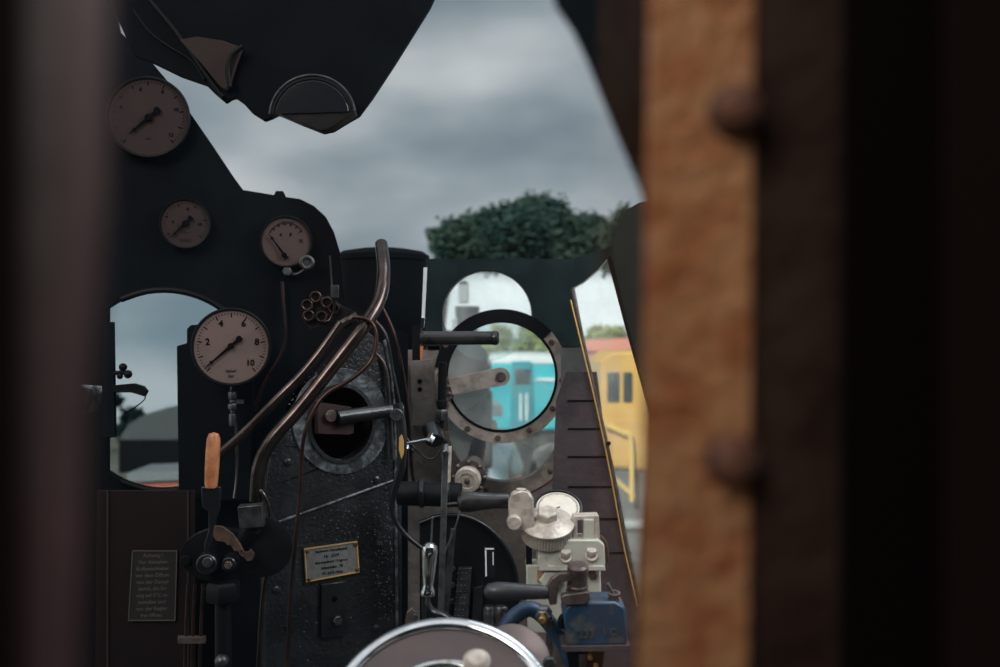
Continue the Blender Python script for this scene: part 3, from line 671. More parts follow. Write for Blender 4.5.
B().cyl(FL.p(186, 560, -8), FL.p(186, 560, 4), 5*s).make('side_union', 'soot_black', t)
# instruction plate
FI = Fr(1.95, 5, 155, 585)
dp_ = B().prism(FI, [(98, 490), (196, 490), (196, 700), (96, 700)], 0, 3).make('lower_panel', 'maroon_panel', bevel=.001); tag(dp_, 'dark maroon panel under the arched window at lower left', 'panel')
dp_.name = 'kick_board'
for x in (108, 188): B().box(FI, x, 490, x+2, 700, 3, 5).make('moulding', 'maroon', dp_)
t = thing('instruction_plate', 'dark framed plate with rows of German lettering at lower left', 'sign', FI.p(155, 620, 3))
B().prism(FI, [(134, 549), (179, 549), (177, 619), (130, 619)], 4, 6).make('plate', 'sign_black', t, .0005)
Q = [(134, 549), (179, 549), (177, 619), (130, 619)]
B().prism(FI, Q, 6, 6.8, [inset(Q, 1)]).make('border', 'letter_dim', t)
for k, body in enumerate(['Achtung !', 'Vor Abstellen', 'Kolbenschieber', 'vor dem Öffnen', 'von der Dampf', 'durch, die Dr', 'ung auf 0°C an', 'zustellen und', 'von der Regler', 'frei öffnen']):
    text(body, FI, 155-.2*k, 554+k*6.6, 6.3, 3.6, 'letter_dim', t)

# ------------------------------------------------------------------ centre: rods and levers
FE = Fr(1.75)
t = thing('fire_door_lever', 'black bent lever with brass patch hanging right of the fire hole', 'lever', FE.p(424, 548))
B().tube([FE.p(*q) for q in [(398, 403, 6), (401, 420, 6), (403, 440, 6), (402, 465, 4), (396, 485, 2), (392, 503, 0), (395, 520, 0), (407, 536, 0), (424, 550, 0)]], [5*FE.s, 5*FE.s, 4.6*FE.s, 4.2*FE.s, 3.8*FE.s, 3.4*FE.s, 2.6*FE.s, 2.3*FE.s, 2.2*FE.s], 12, 6).make('arm', 'black_paint', t)
B().cyl(FE.p(398, 414, 2), FE.p(398, 414, 14), 6.4*FE.s).make('eye', 'steel_dark', t)
B().prism(FE, [(400.5, 436), (403, 433), (405, 440), (405, 452), (402.5, 458), (400, 448)], 9, 12).make('brass_patch', 'brass_trim', t, .0005)
B().cyl(Vector((FE.p(424, 0).x, 1.75, 1.06)), FE.p(424, 549, 0), 2.4*FE.s).make('link_rod', 'black_paint', t)
t = thing('drain_tap', 'small chrome tap with a black cylinder body right of the bent lever', 'tap', FT.p(430, 432))
B().cyl(FT.p(432, 428, 0), FT.p(436, 440, 14), 10*FT.s, 9*FT.s).make('body', 'black_paint', t)
B().cyl(FT.p(433, 437, 16), FT.p(407, 442, 18), 1.9*FT.s, 1.9*FT.s, 12).make('spindle', 'chrome', t)
B().hexn(FT.p(434, 433, 14), FT.p(430, 441, 20), 4.5*FT.s).make('nut', 'chrome_worn', t, .0004)
B().cyl(FT.p(405, 438, 16), FT.p(410, 447, 20), 2.4*FT.s).make('cross_handle', 'chrome', t)
pipe(FT, [(441, 415, 4), (442, 440, 6), (439, 452, 8), (431, 458, 8), (421, 453, 6), (412, 444, 4), (403, 430, 2), (399, 400, 0)], 1.1, 'pipe_grey', 'thin grey wire pipe looping under the chrome tap')
t = thing('pipe_elbow', 'black hexagonal pipe union left of the middle porthole', 'fitting', FT.p(442, 422))
B().hexn(FT.p(442, 409, 4), FT.p(442, 420, 4), 7.2*FT.s).make('nut', 'steel_dark', t, .0006)
B().cyl(FT.p(443, 362, 4), FT.p(442, 409, 4), 4.2*FT.s).make('pipe', 'soot_black', t)
B().cyl(FT.p(442, 400, 4), FT.p(442, 406, 4), 5.4*FT.s).make('collar', 'soot_black', t)
B().cyl(FT.p(442, 420, 4), FT.p(442, 428, 4), 2.2*FT.s).make('lower_pipe', 'soot_black', t)
# knurled wheel valve
FK = Fr(1.95)
t = thing('knurled_valve', 'round knurled valve cap with pointed centre under the lower porthole', 'valve', FK.p(470, 488))
ax = (FK.p(469, 476, 44)-FK.p(475, 467, 0)).normalized(); c = FK.p(469, 476, 14)
B().cyl(c-ax*34*FK.s, c, 12*FK.s, 12.5*FK.s, 28).make('body', 'iron_brown', t)
B().cyl(FK.p(474, 467, -198), c-ax*30*FK.s, 9*FK.s, 9*FK.s, 20).make('neck', 'soot_black', t)
B().lathe(c-ax*8*FK.s, ax, [(15*FK.s, 0), (17*FK.s, 1.5*FK.s), (17*FK.s, 4*FK.s), (14*FK.s, 5*FK.s)], 32).make('collar', 'iron_brown', t)
cap = B().lathe(c, ax, [(11.5*FK.s, 0), (13*FK.s, 2*FK.s), (13*FK.s, 7*FK.s), (12*FK.s, 8.5*FK.s), (8*FK.s, 9*FK.s), (7.4*FK.s, 8*FK.s), (5*FK.s, 8.4*FK.s), (0, 8.4*FK.s)], 40).make('cap', 'valve_top', t)
B().lathe(c+ax*8.4*FK.s, ax, [(3*FK.s, 0), (2.4*FK.s, 3*FK.s), (0, 4*FK.s)], 16).make('centre_pin', 'iron_brown', t)
x_, y_, z_ = basis(ax)
for k in range(8):
    a = 2*math.pi*k/8; d = x_*cos(a)+y_*sin(a)
    B().ball(c-ax*3*FK.s+d*15.5*FK.s, 2.4*FK.s).make('lug', 'iron_brown', t)
# vertical flat bars
FV = Fr(1.7)
t = thing('regulator_rod', 'tall bright steel rod standing left of the portholes', 'rod', FV.p(440, 610))
B().prism(FV, [(443, 449), (449, 449), (447, 520), (444, 612), (438, 612), (441, 520)], 4, 9).make('bar', 'steel', t, .0006)
B().cyl(Vector((FV.p(441, 0).x, 1.69, 1.06)), FV.p(441, 612, 6), 3*FV.s).make('lower_rod', 'steel_dark', t)
B().cyl(FV.p(446, 446, 0), FV.p(446, 452, 12), 3.2*FV.s).make('pin', 'steel', t)
B().prism(FV, [(449, 446), (452, 445), (451, 480), (448, 482)], 6, 9).make('side_strip', 'valve_top', t, .0004)
FV2 = Fr(1.8)
t = B().prism(FV2, [(451, 528), (456, 528), (449, 612), (441, 612)], 0, 5).make('guide_bar', 'steel_dark', bevel=.0006); tag(t, 'tapering dull steel guide bar just right of the tall steel rod', 'bar')
pipe(FV, [(461, 505), (457, 522), (450, 540), (445, 552)], .9, 'steel', 'thin bright wire slanting down to the tall rod', 'control_wire', 'wire')
# chrome crank handle
FN = Fr(1.4)
t = thing('reverser_handle', 'polished chrome spindle handle with thin rod standing above the wheel', 'handle', FN.p(445, 618))
B().cyl(FN.p(431, 548, 0), FN.p(432.5, 517, 0), 1.0*FN.s, .8*FN.s, 10).make('rod', 'steel', t)
s = FN.s
B().lathe(FN.p(427.5, 597, 0), FN.p(430, 543, 0)-FN.p(427.5, 597, 0), [(4*s, 0), (7*s, 2*s), (7.4*s, 5*s), (6*s, 9*s), (5*s, 12*s), (6.6*s, 25*s), (7.6*s, 40*s), (8.2*s, 46*s), (7.4*s, 51*s), (4*s, 54*s), (0, 54.6*s)], 32).make('grip', 'chrome', t)
B().tube([FN.p(*q) for q in [(428, 594, 0), (428, 604, 0), (433, 611, 0), (443, 614, 0), (452, 620, 0)]], [4*s, 7*s, 7*s, 6*s, 6*s], 14, 6, .45).make('crank_arm', 'black_paint', t)
B().cyl(Vector((FN.p(446, 0).x, 1.40, 1.06)), FN.p(447, 617, 0), 5*s).make('shaft', 'soot_black', t)
t = thing('clevis', 'small steel clevis bolt left of the chrome handle', 'bracket', FN.p(412, 622))
B().prism(FN, [(407, 612), (412, 607), (417, 611), (416, 624), (405, 626)], -4, 4).make('block', 'iron_brown', t, .0008); bolt(FN, 416, 615, 3, 'steel', t, off=4)
B().cyl(Vector((FN.p(411, 0).x, 1.40, 1.06)), FN.p(411, 626, 0), 3*s).make('stand', 'soot_black', t)
# toothed rack, curved dark box and cylinders
FX = Fr(1.85)
t = thing('fire_box_cover', 'black arched cover below the portholes with a slotted plate', 'cover', FX.p(480, 640))
arch = [(420, 680), (420, 522), (440, 515), (462, 515), (484, 524), (503, 542), (515, 566), (519, 600), (519, 680)]
B().prism(FX, arch, 0, 4).make('panel', 'soot_black', t, .001)
B().tube([FX.p(x, y, 5) for x, y in arch[1:-1]], 2.2*FX.s).make('arched_edge', 'black_paint', t)
for q in ([(485, 549), (486.5, 549), (487, 575), (485.5, 575)], [(492.5, 551), (493.6, 551), (493.6, 564), (492.8, 564)], [(485, 547), (494, 547), (494, 548.4), (485, 548.4)]): B().prism(FX, q, 4, 5).make('slot_edge', 'enamel_white', t)
B().box(FX, 484, 546, 495, 577, 4, 4.5).make('slotted_plate', 'black_paint', t)
t = thing('toothed_rack', 'dark perforated rack strip standing left of the black arched cover', 'rack', FX.p(462, 625))
B().prism(FX, [(459, 565), (472, 565), (468, 625), (453, 625)], 6, 14).make('strip', 'steel_dark', t, .0006)
for k in range(9):
    for j in range(3): rivet(FX, 458.5+j*4-k*.45, 570+k*6, 1.0, 'steel_dark', t, 'stud', off=14)
B().prism(FX, [(474, 585), (483, 583), (482, 628), (472, 628)], 6, 12).make('side_strip', 'black_paint', t, .0006)
for k in range(3): bolt(FX, 453, 566+k*16, 3, 'steel_dark', t, off=10)
t = thing('twin_cylinder', 'pair of short dark cylinders behind the wheel rim', 'cylinder', FX.p(495, 630))
for x in (489, 500): B().lathe(FX.p(x, 632, 10), Vector((0, 0, 1)), [(6.5*FX.s, 0), (6.5*FX.s, 26*FX.s), (5*FX.s, 29*FX.s), (0, 29*FX.s)], 24).make('barrel', 'steel_dark', t)
rivet(FX, 505, 604, 3, 'steel_dark', t, 'bolt', off=18)
t = thing('black_pipe', 'thick black horizontal pipe passing behind the tall rod', 'pipe', FX.p(420, 490))
B().cyl(FX.p(398, 492, 6), FX.p(462, 494, 6), 12*FX.s, 12*FX.s).make('tube', 'soot_black', t)
for x in (420, 446): B().cyl(FX.p(x, 492, 6), FX.p(x+5, 492, 6), 14.5*FX.s).make('collar', 'black_paint', t)

# ------------------------------------------------------------------ driver's brake valve (upper, pale)
FZ = Fr(1.5); s = FZ.s
UP = Vector((0, -.42, .91)).normalized()     # the valve leans back a little toward the viewer
t = thing('brake_valve', 'pale grey-green brake valve with ribbed drum and long black handle', 'valve', FZ.p(570, 640))
B().prism(FZ, [(538, 540), (544, 537), (597, 537), (603, 542), (604, 562), (598, 566), (540, 566), (537, 560)], -20, 14).make('upper_body', 'valve_paint', t, .002)
B().prism(FZ, [(526, 564), (600, 564), (602, 632), (528, 632)], -24, 4).make('lower_body', 'valve_paint', t, .002)
B().prism(FZ, [(537, 566), (560, 566), (560, 578), (537, 580)], 4, 8).make('rusty_plate', 'valve_rust', t, .0006)
B().prism(FZ, [(538, 552), (544, 553), (548, 562), (603, 562), (604, 567), (538, 567)], 13, 16).make('raised_lip', 'valve_paint', t, .0012)
for x, y in [(564.5, 551.5), (590, 550)]:
    B().cyl(FZ.p(x, y+3, 12), FZ.p(x, y+3, 12)+UP*2*s+FZ.n*2*s, 6.5*s).make('washer', 'valve_top', t)
    B().hexn(FZ.p(x, y+2, 13), FZ.p(x, y+2, 13)+UP*7*s, 5.6*s).make('hex_bolt', 'valve_top', t, .0004)
B().hexn(FZ.p(550, 578, 3), FZ.p(550, 578, 13), 11*s).make('side_hex_cap', 'valve_paint', t, .0006)
B().hexn(FZ.p(592, 573, 3), FZ.p(592, 573, 10), 5*s).make('side_hex_cap', 'iron_brown', t, .0004)
B().cyl(Vector((FZ.p(565, 0).x, 1.515, 1.06)), FZ.p(565, 632, -8), 14*s).make('pedestal', 'iron_brown', t)
c = FZ.p(547, 537, -4)
B().lathe(c, UP, [(20*s, -3*s), (25*s, 0), (25*s, 14*s), (27*s, 15*s), (27*s, 17*s), (24*s, 19*s), (15*s, 21*s), (13*s, 23*s), (0, 23*s)], 48).make('drum', 'valve_top', t)
rb = B(); x_, y_, z_ = basis(UP)
for k in range(56):
    a = 2*math.pi*k/56; d = x_*cos(a)+y_*sin(a); rb.cyl(c+d*25*s+UP*1*s, c+d*25*s+UP*14.5*s, 1.0*s, 1.0*s, 6)
rb.make('drum_ribs', 'valve_top', t)
B().hexn(c+UP*21*s, c+UP*31*s, 11*s).make('top_nut', 'valve_top', t, .0006)
# handle
B().prism(FZ, [(509, 526), (508, 498), (512, 491), (520, 488.5), (529, 490), (533, 497), (534, 524), (526, 528)], 0, 16).make('handle_socket', 'valve_top', t, .0022)
B().cyl(FZ.p(514, 519, 10), FZ.p(514, 519, 22), 7.6*s, 7*s, 24).make('socket_boss', 'valve_top', t)
B().cyl(FZ.p(521, 490, 8), FZ.p(521, 487.2, 8), 5*s).make('socket_screw', 'valve_top', t)
B().prism(FZ, [(514, 524), (526, 527), (545, 534), (545, 524), (532, 512)], 0, 10).make('handle_arm', 'valve_top', t, .002)
a = FZ.p(509, 499.5, 8); b = FZ.p(457.5, 500.5, 8)
B().lathe(a, b-a, [(7*s, 0), (7.4*s, 1*s), (7.2*s, 14*s), (8.6*s, 28*s), (10.4*s, 40*s), (10*s, 47*s), (7*s, 50.5*s), (0, 52*s)], 28).make('black_handle', 'handle_black', t)
B().cyl(FZ.p(459, 502, 6), FZ.p(447, 504, 2), 1.6*s, 1.4*s, 10).make('handle_rod', 'steel_dark', t)
# right block
B().prism(FZ, [(573, 515), (598, 514), (600, 540), (572, 541)], -12, 6, [[(577, 519), (583, 519), (583, 536), (577, 536)]]).make('lamp_block', 'valve_top', t, .0012)
B().box(FZ, 583, 518, 593, 538, 4, 9).make('block_window', 'valve_paint', t, .0008)
B().tube([FZ.p(*q) for q in [(600, 536, 0), (605, 543, 0), (607, 555, 0), (606, 562, 0)]], 2*s).make('side_cable', 'old_bronze', t)
B().cyl(FZ.p(529, 534, 8), FZ.p(533, 538, 12), 3*s).make('small_screw', 'steel', t)
B().box(FZ, 526, 545, 532, 575, -4, 2).make('side_bracket', 'soot_black', t, .0006)
# tilted dial gauge behind the drum
FY = Fr(1.62)
t = thing('tilted_gauge', 'cream dial gauge lying tilted behind the brake valve drum', 'gauge', FY.p(557, 525))
DU = Vector((0, -.55, .84)).normalized(); c = FY.p(558, 507, 0); s2 = FY.s
B().lathe(c-DU*8*s2, DU, [(20*s2, 0), (23.5*s2, 2*s2), (23.5*s2, 7*s2), (24.5*s2, 9*s2), (22.5*s2, 9.5*s2), (21.5*s2, 7.5*s2), (0, 7.5*s2)], 48).make('case', 'black_paint', t)
B().lathe(c-DU*.6*s2, DU, [(21.6*s2, 0), (21.6*s2, .6*s2), (0, .6*s2)], 48).make('dial', 'dial_cream', t)
B().cyl(Vector((c.x+.02, FY.o.y+.03, 1.06)), c-DU*9*s2+Vector((.02, .02, 0)), 3*s2).make('stem', 'soot_black', t)
x_, y_, z_ = basis(DU); k = B()
for i in range(60):
    a = 2*math.pi*i/60; d = x_*cos(a)+y_*sin(a); r0 = 17.5 if i % 5 == 0 else 18.6
    k.cyl(c+d*r0*s2+DU*.1*s2, c+d*20.4*s2+DU*.1*s2, .35*s2, .35*s2, 6)
k.make('scale_marks', 'ink', t)
B().cyl(c+DU*.6*s2+x_*-2*s2, c+DU*.6*s2+(x_*.8+y_*.5)*13*s2, .5*s2, .2*s2, 6).make('needle', 'ink', t)
# ------------------------------------------------------------------ lower valve (blue) with grey handle
FO = Fr(1.38); s = FO.s
t = thing('blue_valve', 'blue cast valve block marked 233 with a dark grey lever handle', 'valve', FO.p(595, 650))
B().prism(FO, [(562, 610), (567, 601), (576, 598), (614, 598), (624, 604), (626, 640), (566, 641)], -26, 14).make('body', 'valve_blue', t, .006)
B().prism(FO, [(560, 641), (628, 640), (627, 646), (562, 647)], -26, 16).make('base_flange', 'plank', t, .001)
text('233', FO, 585, 630, 14.2, 8, 'steel', t, 'lettering', ext=.0012); text('1 C', FO, 608, 628, 14.2, 7, 'steel', t, 'lettering', ext=.0012)
vz = Vector((0, -.25, .97)).normalized(); c = FO.p(577, 604, 0)
B().lathe(c, vz, [(11.5*s, -4*s), (11*s, 6*s), (10.4*s, 7*s)], 32).make('neck', 'blue_neck_reflection', t)
B().lathe(c+vz*7*s, vz, [(11.5*s, 0), (11.5*s, 8*s), (10*s, 9*s), (10*s, 12*s), (10.8*s, 13*s), (10.8*s, 15*s), (10*s, 16*s), (10*s, 26*s), (10.8*s, 28*s), (10.4*s, 35*s), (8*s, 37*s), (0, 37*s)], 36).make('spindle', 'iron_brown', t)
B().prism(FO, [(560, 592), (563, 590), (588, 587), (589, 595), (584, 599), (563, 600), (560, 597)], 6, 18).make('collar', 'iron_brown', t, .0015)
B().prism(FO, [(545, 584), (550, 575), (557, 570), (570, 569), (572, 577), (560, 578), (557, 583), (556, 600), (549, 601), (547, 594)], 8, 16).make('clamp_arm', 'iron_brown', t, .0015)
a = FO.p(547, 589, 12); b = FO.p(484, 588, 12)
B().lathe(a, b-a, [(6.4*s, 0), (6.8*s, 2*s), (7.6*s, 20*s), (8.8*s, 38*s), (9.2*s, 50*s), (7.4*s, 59*s), (4*s, 62.5*s), (0, 63.5*s)], 28).make('grey_handle', 'handle_grey', t)
c2 = FO.p(613.5, 603, 2)
B().lathe(c2, Vector((0, -.2, .98)), [(6*s, 0), (5.6*s, 2*s), (5.2*s, 9*s), (6.4*s, 10*s), (6.4*s, 12*s), (4.2*s, 12*s), (3.8*s, 9*s), (0, 9*s)], 24).make('oil_cup', 'iron_brown', t)
B().cyl(c2+Vector((0, 0, 8*s)), FO.p(607, 583.5, 0), 2.1*s, 2.1*s, 12).make('cup_pin', 'steel', t)
B().cyl(FO.p(562.5, 620, 2), FO.p(566, 620, 6), 8*s, 8*s).make('side_disc', 'soot_black', t)
t = thing('brass_union', 'small steel nut with a brass nipple under the grey lever handle', 'fitting', FO.p(543, 622))
B().hexn(FO.p(545, 610, 0), FO.p(542, 614, 12), 8*s).make('nut', 'steel', t, .0006)
B().cyl(FO.p(542, 613, 10), FO.p(541, 615, 20), 3.6*s).make('nipple', 'brass', t)
B().lathe(FO.p(549, 622, 2), vz, [(5*s, -4*s), (5*s, 5*s), (3.4*s, 5*s), (3*s, 2*s), (0, 2*s)], 20).make('socket', 'iron_brown', t)
t = thing('drain_union', 'dark fitting with two brass nipples beneath the blue valve', 'fitting', FO.p(590, 680))
B().prism(FO, [(566, 647), (604, 647), (600, 690), (572, 690)], -10, 6).make('block', 'soot_black', t, .001)
for x, y in ((589, 651), (595, 662)): B().cyl(FO.p(x, y, 6), FO.p(x, y+4, 12), 2.6*s).make('nipple', 'brass', t)
B().cyl(FO.p(582, 650, 8), FO.p(582, 672, 8), 4*s).make('stem', 'pipe_grey', t)
pipe(Fr(1.42), [(500, 640), (508, 624), (519, 613), (531, 609), (543, 616), (556, 632), (566, 648), (580, 680)], 8, 'blue_neck_reflection', 'thick dark blue hose arching behind the wheel rim, built as a tube', 'blue_reflection_arc', 'reflection')  # reflection in the glass, built as an added dark blue tube
FJ = Fr(1.25)
t = thing('brown_disc', 'flat brown round disc behind the right side of the handwheel', 'disc', FJ.p(517, 700))
B().lathe(FJ.p(514, 664, -10), Vector((.15, -.75, .6)), [(36*FJ.s, 0), (37*FJ.s, 1*FJ.s), (37*FJ.s, 4*FJ.s), (34*FJ.s, 6*FJ.s), (0, 6*FJ.s)], 56).make('plate', 'brown_disc', t)
bt = B().hexn(FJ.p(549, 662, 0), FJ.p(549, 662, 7), 7*FJ.s).make('nut', 'steel_dark', t, .0005)

# ------------------------------------------------------------------ handwheel
FHW = Fr(1.10); s = FHW.s
t = thing('handwheel', 'large polished chrome handwheel with crank knob at the bottom', 'handwheel', FHW.p(442, 760))
ax = Vector((0, -.636, .77)).normalized(); c = FHW.p(442, 722, 0)
x_, y_, z_ = basis(ax)
def ringpt(r, a, h=0): return c + (x_*cos(a)+y_*sin(a))*r*s + z_*h*s
B().torus(c, ax, 113*s, 7.5*s, 96, 18, .8).make('rim', 'chrome', t)
B().lathe(c-ax*3*s, ax, [(20*s, -6*s), (60*s, -3*s), (108*s, 0), (108*s, 3*s), (60*s, 0), (20*s, -3*s)], 96, True).make('web', 'wheel_web', t)
B().torus(c, ax, 66*s, 5*s, 72, 12, .7).make('inner_ring', 'chrome_worn', t)
B().lathe(c-ax*4*s, ax, [(56*s, 0), (68*s, 0), (68*s, 2*s), (56*s, 2*s)], 72, True).make('inner_web', 'wheel_web', t)
B().cyl(c-ax*8*s, c+ax*8*s, 22*s).make('hub', 'chrome_worn', t)
kb = FHW.p(479, 712, 10); kt = FHW.p(478, 645, 50)
B().lathe(kb, kt-kb, [(9*s, 0), (10*s, 8*s), (11*s, (kt-kb).length-8*s), (13*s, (kt-kb).length-2*s), (13*s, (kt-kb).length+3*s), (9*s, (kt-kb).length+7*s), (0, (kt-kb).length+8.5*s)], 32).make('crank_knob', 'valve_top', t)

# ------------------------------------------------------------------ the yard outside
def leaves(center, rx, ry, rz, n, size, seed, lumps=26):
    rnd = random.Random(seed); bm = bmesh.new()
    cs = []
    for i in range(lumps):
        a, q = rnd.uniform(0, 2*math.pi), rnd.random()**.5*.72
        cs.append((q*math.cos(a), rnd.uniform(-.6, .6), q*math.sin(a)*.95 - .1, rnd.uniform(.16, .42)))
    for i in range(n):
        cu, cv, cw, cr_ = rnd.choice(cs); d = Vector((rnd.gauss(0, 1), rnd.gauss(0, 1), rnd.gauss(0, 1))).normalized()*cr_*rnd.random()**.4*(1.0 if rnd.random() < .75 else rnd.uniform(1, 1.7))
        p = Vector((center[0]+(cu+d.x)*rx, center[1]+(cv+d.y)*ry, center[2]+(cw+d.z)*rz))
        a = Vector((rnd.gauss(0, 1), rnd.gauss(0, 1), rnd.gauss(0, .6))).normalized(); b = a.orthogonal().normalized()
        sz = size*rnd.uniform(.6, 1.3)
        vs = [bm.verts.new(p+a*sz), bm.verts.new(p+b*sz*.5), bm.verts.new(p-a*sz), bm.verts.new(p-b*sz*.5)]
        bm.faces.new(vs)
    b = B(); b.bm.free(); b.bm = bm; return b
def tree(px, ytop, ybot, wpx, D, label, seed, m='leaf', n=9000, size=.22, group='trees beyond the cab', tpx=None):
    f = Fr(D); base = Vector((f.p(tpx or px, 333).x, D, 0)); cx_ = f.p(px, 333).x
    t = thing('tree', label, 'tree', base, group)
    cz = (f.p(px, ytop).z+f.p(px, ybot).z)/2; rz = (f.p(px, ytop).z-f.p(px, ybot).z)/2; rx = wpx/2*f.s
    leaves((cx_, D, cz), rx, min(rx, 1.5), rz, n, size, seed).make('crown', m, t)
    B().tube([base, base+Vector((.1, 0, cz*.5)), Vector((cx_, D, cz))], [.22, .17, .08], 10, 4).make('trunk', 'bark', t)
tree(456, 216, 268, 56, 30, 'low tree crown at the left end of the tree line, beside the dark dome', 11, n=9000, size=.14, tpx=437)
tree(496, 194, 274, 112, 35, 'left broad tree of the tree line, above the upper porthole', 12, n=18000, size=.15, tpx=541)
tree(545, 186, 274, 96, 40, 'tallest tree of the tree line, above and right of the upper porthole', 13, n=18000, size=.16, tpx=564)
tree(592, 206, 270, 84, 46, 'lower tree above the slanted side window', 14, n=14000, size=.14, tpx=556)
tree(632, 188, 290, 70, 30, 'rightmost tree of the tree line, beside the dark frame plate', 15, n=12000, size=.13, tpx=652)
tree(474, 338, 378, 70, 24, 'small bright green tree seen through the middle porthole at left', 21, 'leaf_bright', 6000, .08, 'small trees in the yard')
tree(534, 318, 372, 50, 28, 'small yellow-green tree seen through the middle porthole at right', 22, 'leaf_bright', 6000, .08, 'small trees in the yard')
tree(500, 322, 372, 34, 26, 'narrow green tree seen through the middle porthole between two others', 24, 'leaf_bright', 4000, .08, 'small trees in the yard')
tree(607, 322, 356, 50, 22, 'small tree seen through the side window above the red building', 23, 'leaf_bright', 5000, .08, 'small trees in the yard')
# teal coach
FT2 = Fr(13)
t = thing('railway_coach', 'bright teal railway coach with pale roof seen through the middle porthole', 'coach', Vector((.55, 13, 0)))
def P3(x, y): return FT2.p(x, y)
B().prism(FT2, [(484, 366), (486, 362), (560, 362), (572, 362), (572, 430), (484, 430)], 0, -180).make('body', 'teal', t, .03)
B().prism(FT2, [(484, 363), (492, 356), (515, 355), (572, 356), (572, 364)], 1, -182).make('roof', 'pale_roof', t, .04)
B().prism(FT2, [(512, 361), (531, 361), (534, 430), (510, 430)], 0, 3).make('door', 'teal_dark', t, .01)
B().prism(FT2, [(515, 369), (530, 369), (530, 384), (515, 384)], 3, 4.5).make('door_window', 'window_dark', t, .02)
for x in (519.5, 525.5): B().box(FT2, x, 393, x+2, 420, 3.5, 5.5).make('handrail', 'white_paint', t)
B().box(FT2, 490, 372, 506, 384, 0, 2).make('window', 'window_dark', t, .02)
B().box(FT2, 536, 378, 571, 381, 0, 2).make('trim_strip', 'pale_roof', t)
B().prism(FT2, [(486, 430), (572, 430), (572, 470), (486, 470)], -10, -170).make('underframe', 'loco_black', t, .02)
for x in (.15, .75): B().lathe(Vector((x, 13.1, .42)), Vector((0, -1, 0)), [(.42, 0), (.42, .1), (.36, .12), (0, .12)], 32).make('wheel', 'loco_black', t)
B().wbox(-.1, 13.2, .3, .95, 15.2, .75).make('bogie', 'loco_black', t, .02)
# black locomotive front, close outside
F8 = Fr(7)
t = thing('black_locomotive', 'black steam locomotive front outside the portholes with lamp on top', 'locomotive', F8.p(465, 480))
B().lathe(F8.p(452, 372, 40), Vector((.25, -1, 0)), [(.30, -1.6), (.30, 0), (.27, .05), (.1, .09), (0, .1)], 32).make('smokebox', 'loco_black', t)
B().cyl(F8.p(467, 345, -10), F8.p(467, 306, -10), .07, .09).make('chimney', 'loco_black', t)
B().box(F8, 446, 392, 492, 470, -40, -8).make('frame_block', 'loco_black', t, .02)
B().box(F8, 452, 318, 458, 345, -10, 2).make('sand_pipe', 'loco_grey', t, .01)
for k, (x, y) in enumerate([(474, 352), (482, 366), (478, 384), (470, 398)]): B().cyl(F8.p(x-10, y, 30), F8.p(x+9, y+(-1)**k*5, 34), .025).make('pipe', 'loco_grey', t)
B().prism(F8, [(447, 330), (451, 330), (468, 372), (464, 372)], 30, 34).make('stay', 'loco_grey', t)
B().box(F8, 450, 470, 488, 600, -36, -12).make('bogie', 'loco_black', t, .02)
for x in (455, 484): B().lathe(Vector((F8.p(x, 0).x, 6.95, .42)), Vector((0, -1, 0)), [(.42, 0), (.42, .1), (.36, .12), (0, .12)], 32).make('wheel', 'loco_black', t)
t = thing('signal_lantern', 'small grey lantern box seen in the upper porthole', 'lantern', F8.p(463.5, 303))
B().box(F8, 458.5, 283.5, 468.5, 303, -10, 2).make('body', 'loco_grey', t, .01)
B().prism(F8, [(458, 284), (461, 281), (466, 281), (469, 284)], -11, 3).make('cap', 'loco_black', t, .005)
# red building and yellow locomotive
F12 = Fr(14)
t = thing('red_building', 'low building with salmon red roof seen through the side window', 'building', Vector((F12.p(600, 400).x, 14, 0)))
B().prism(F12, [(574, 352), (590, 340), (640, 338), (648, 352)], 0, -60).make('roof', 'red_roof', t, .02)
B().prism(F12, [(576, 352), (646, 352), (646, 493), (576, 493)], -4, -56).make('wall', 'salmon_wall', t)
B().box(F12, 592, 366, 600, 384, -4, -2).make('window', 'window_dark', t)
F9 = Fr(8)
t = thing('yellow_locomotive', 'yellow shunting locomotive with handrails seen through the side window', 'locomotive', Vector((F9.p(635, 400).x, 8, 0)))
B().prism(F9, [(600, 362), (612, 352), (700, 350), (700, 474), (603, 468)], 0, -120).make('cab', 'yellow', t, .02)
for x0, x1 in ((607, 619), (623, 632)): B().box(F9, x0, 372, x1, 402, 0, 2.5).make('window', 'window_dark', t, .02)
B().tube([F9.p(*q) for q in [(604, 424, 8), (622, 432, 8), (630, 440, 8), (631, 500, 8)]], .022, 8).make('handrail', 'yellow_rail', t)
B().tube([F9.p(*q) for q in [(606, 470, 6), (618, 482, 6), (634, 496, 6)]], .022, 8).make('step_rail', 'yellow_rail', t)
B().box(F9, 612, 420, 700, 466, 0, 1.5).make('door_panel', 'yellow', t, .01)
B().prism(F9, [(603, 469), (700, 475), (700, 575), (606, 560)], -110, -6).make('underframe', 'loco_dull', t, .02)
B().box(F9, 600, 520, 700, 528, -8, 6).make('running_board', 'loco_grey', t, .02)
for x in (4.2, 1.9): B().lathe(Vector((x, 8.05, .45)), Vector((0, -1, 0)), [(.45, 0), (.45, .1), (.38, .13), (0, .13)], 32).make('wheel', 'loco_black', t)
B().wbox(1.0, 8.1, .3, 4.6, 9.0, .75).make('underframe', 'loco_black', t, .02)
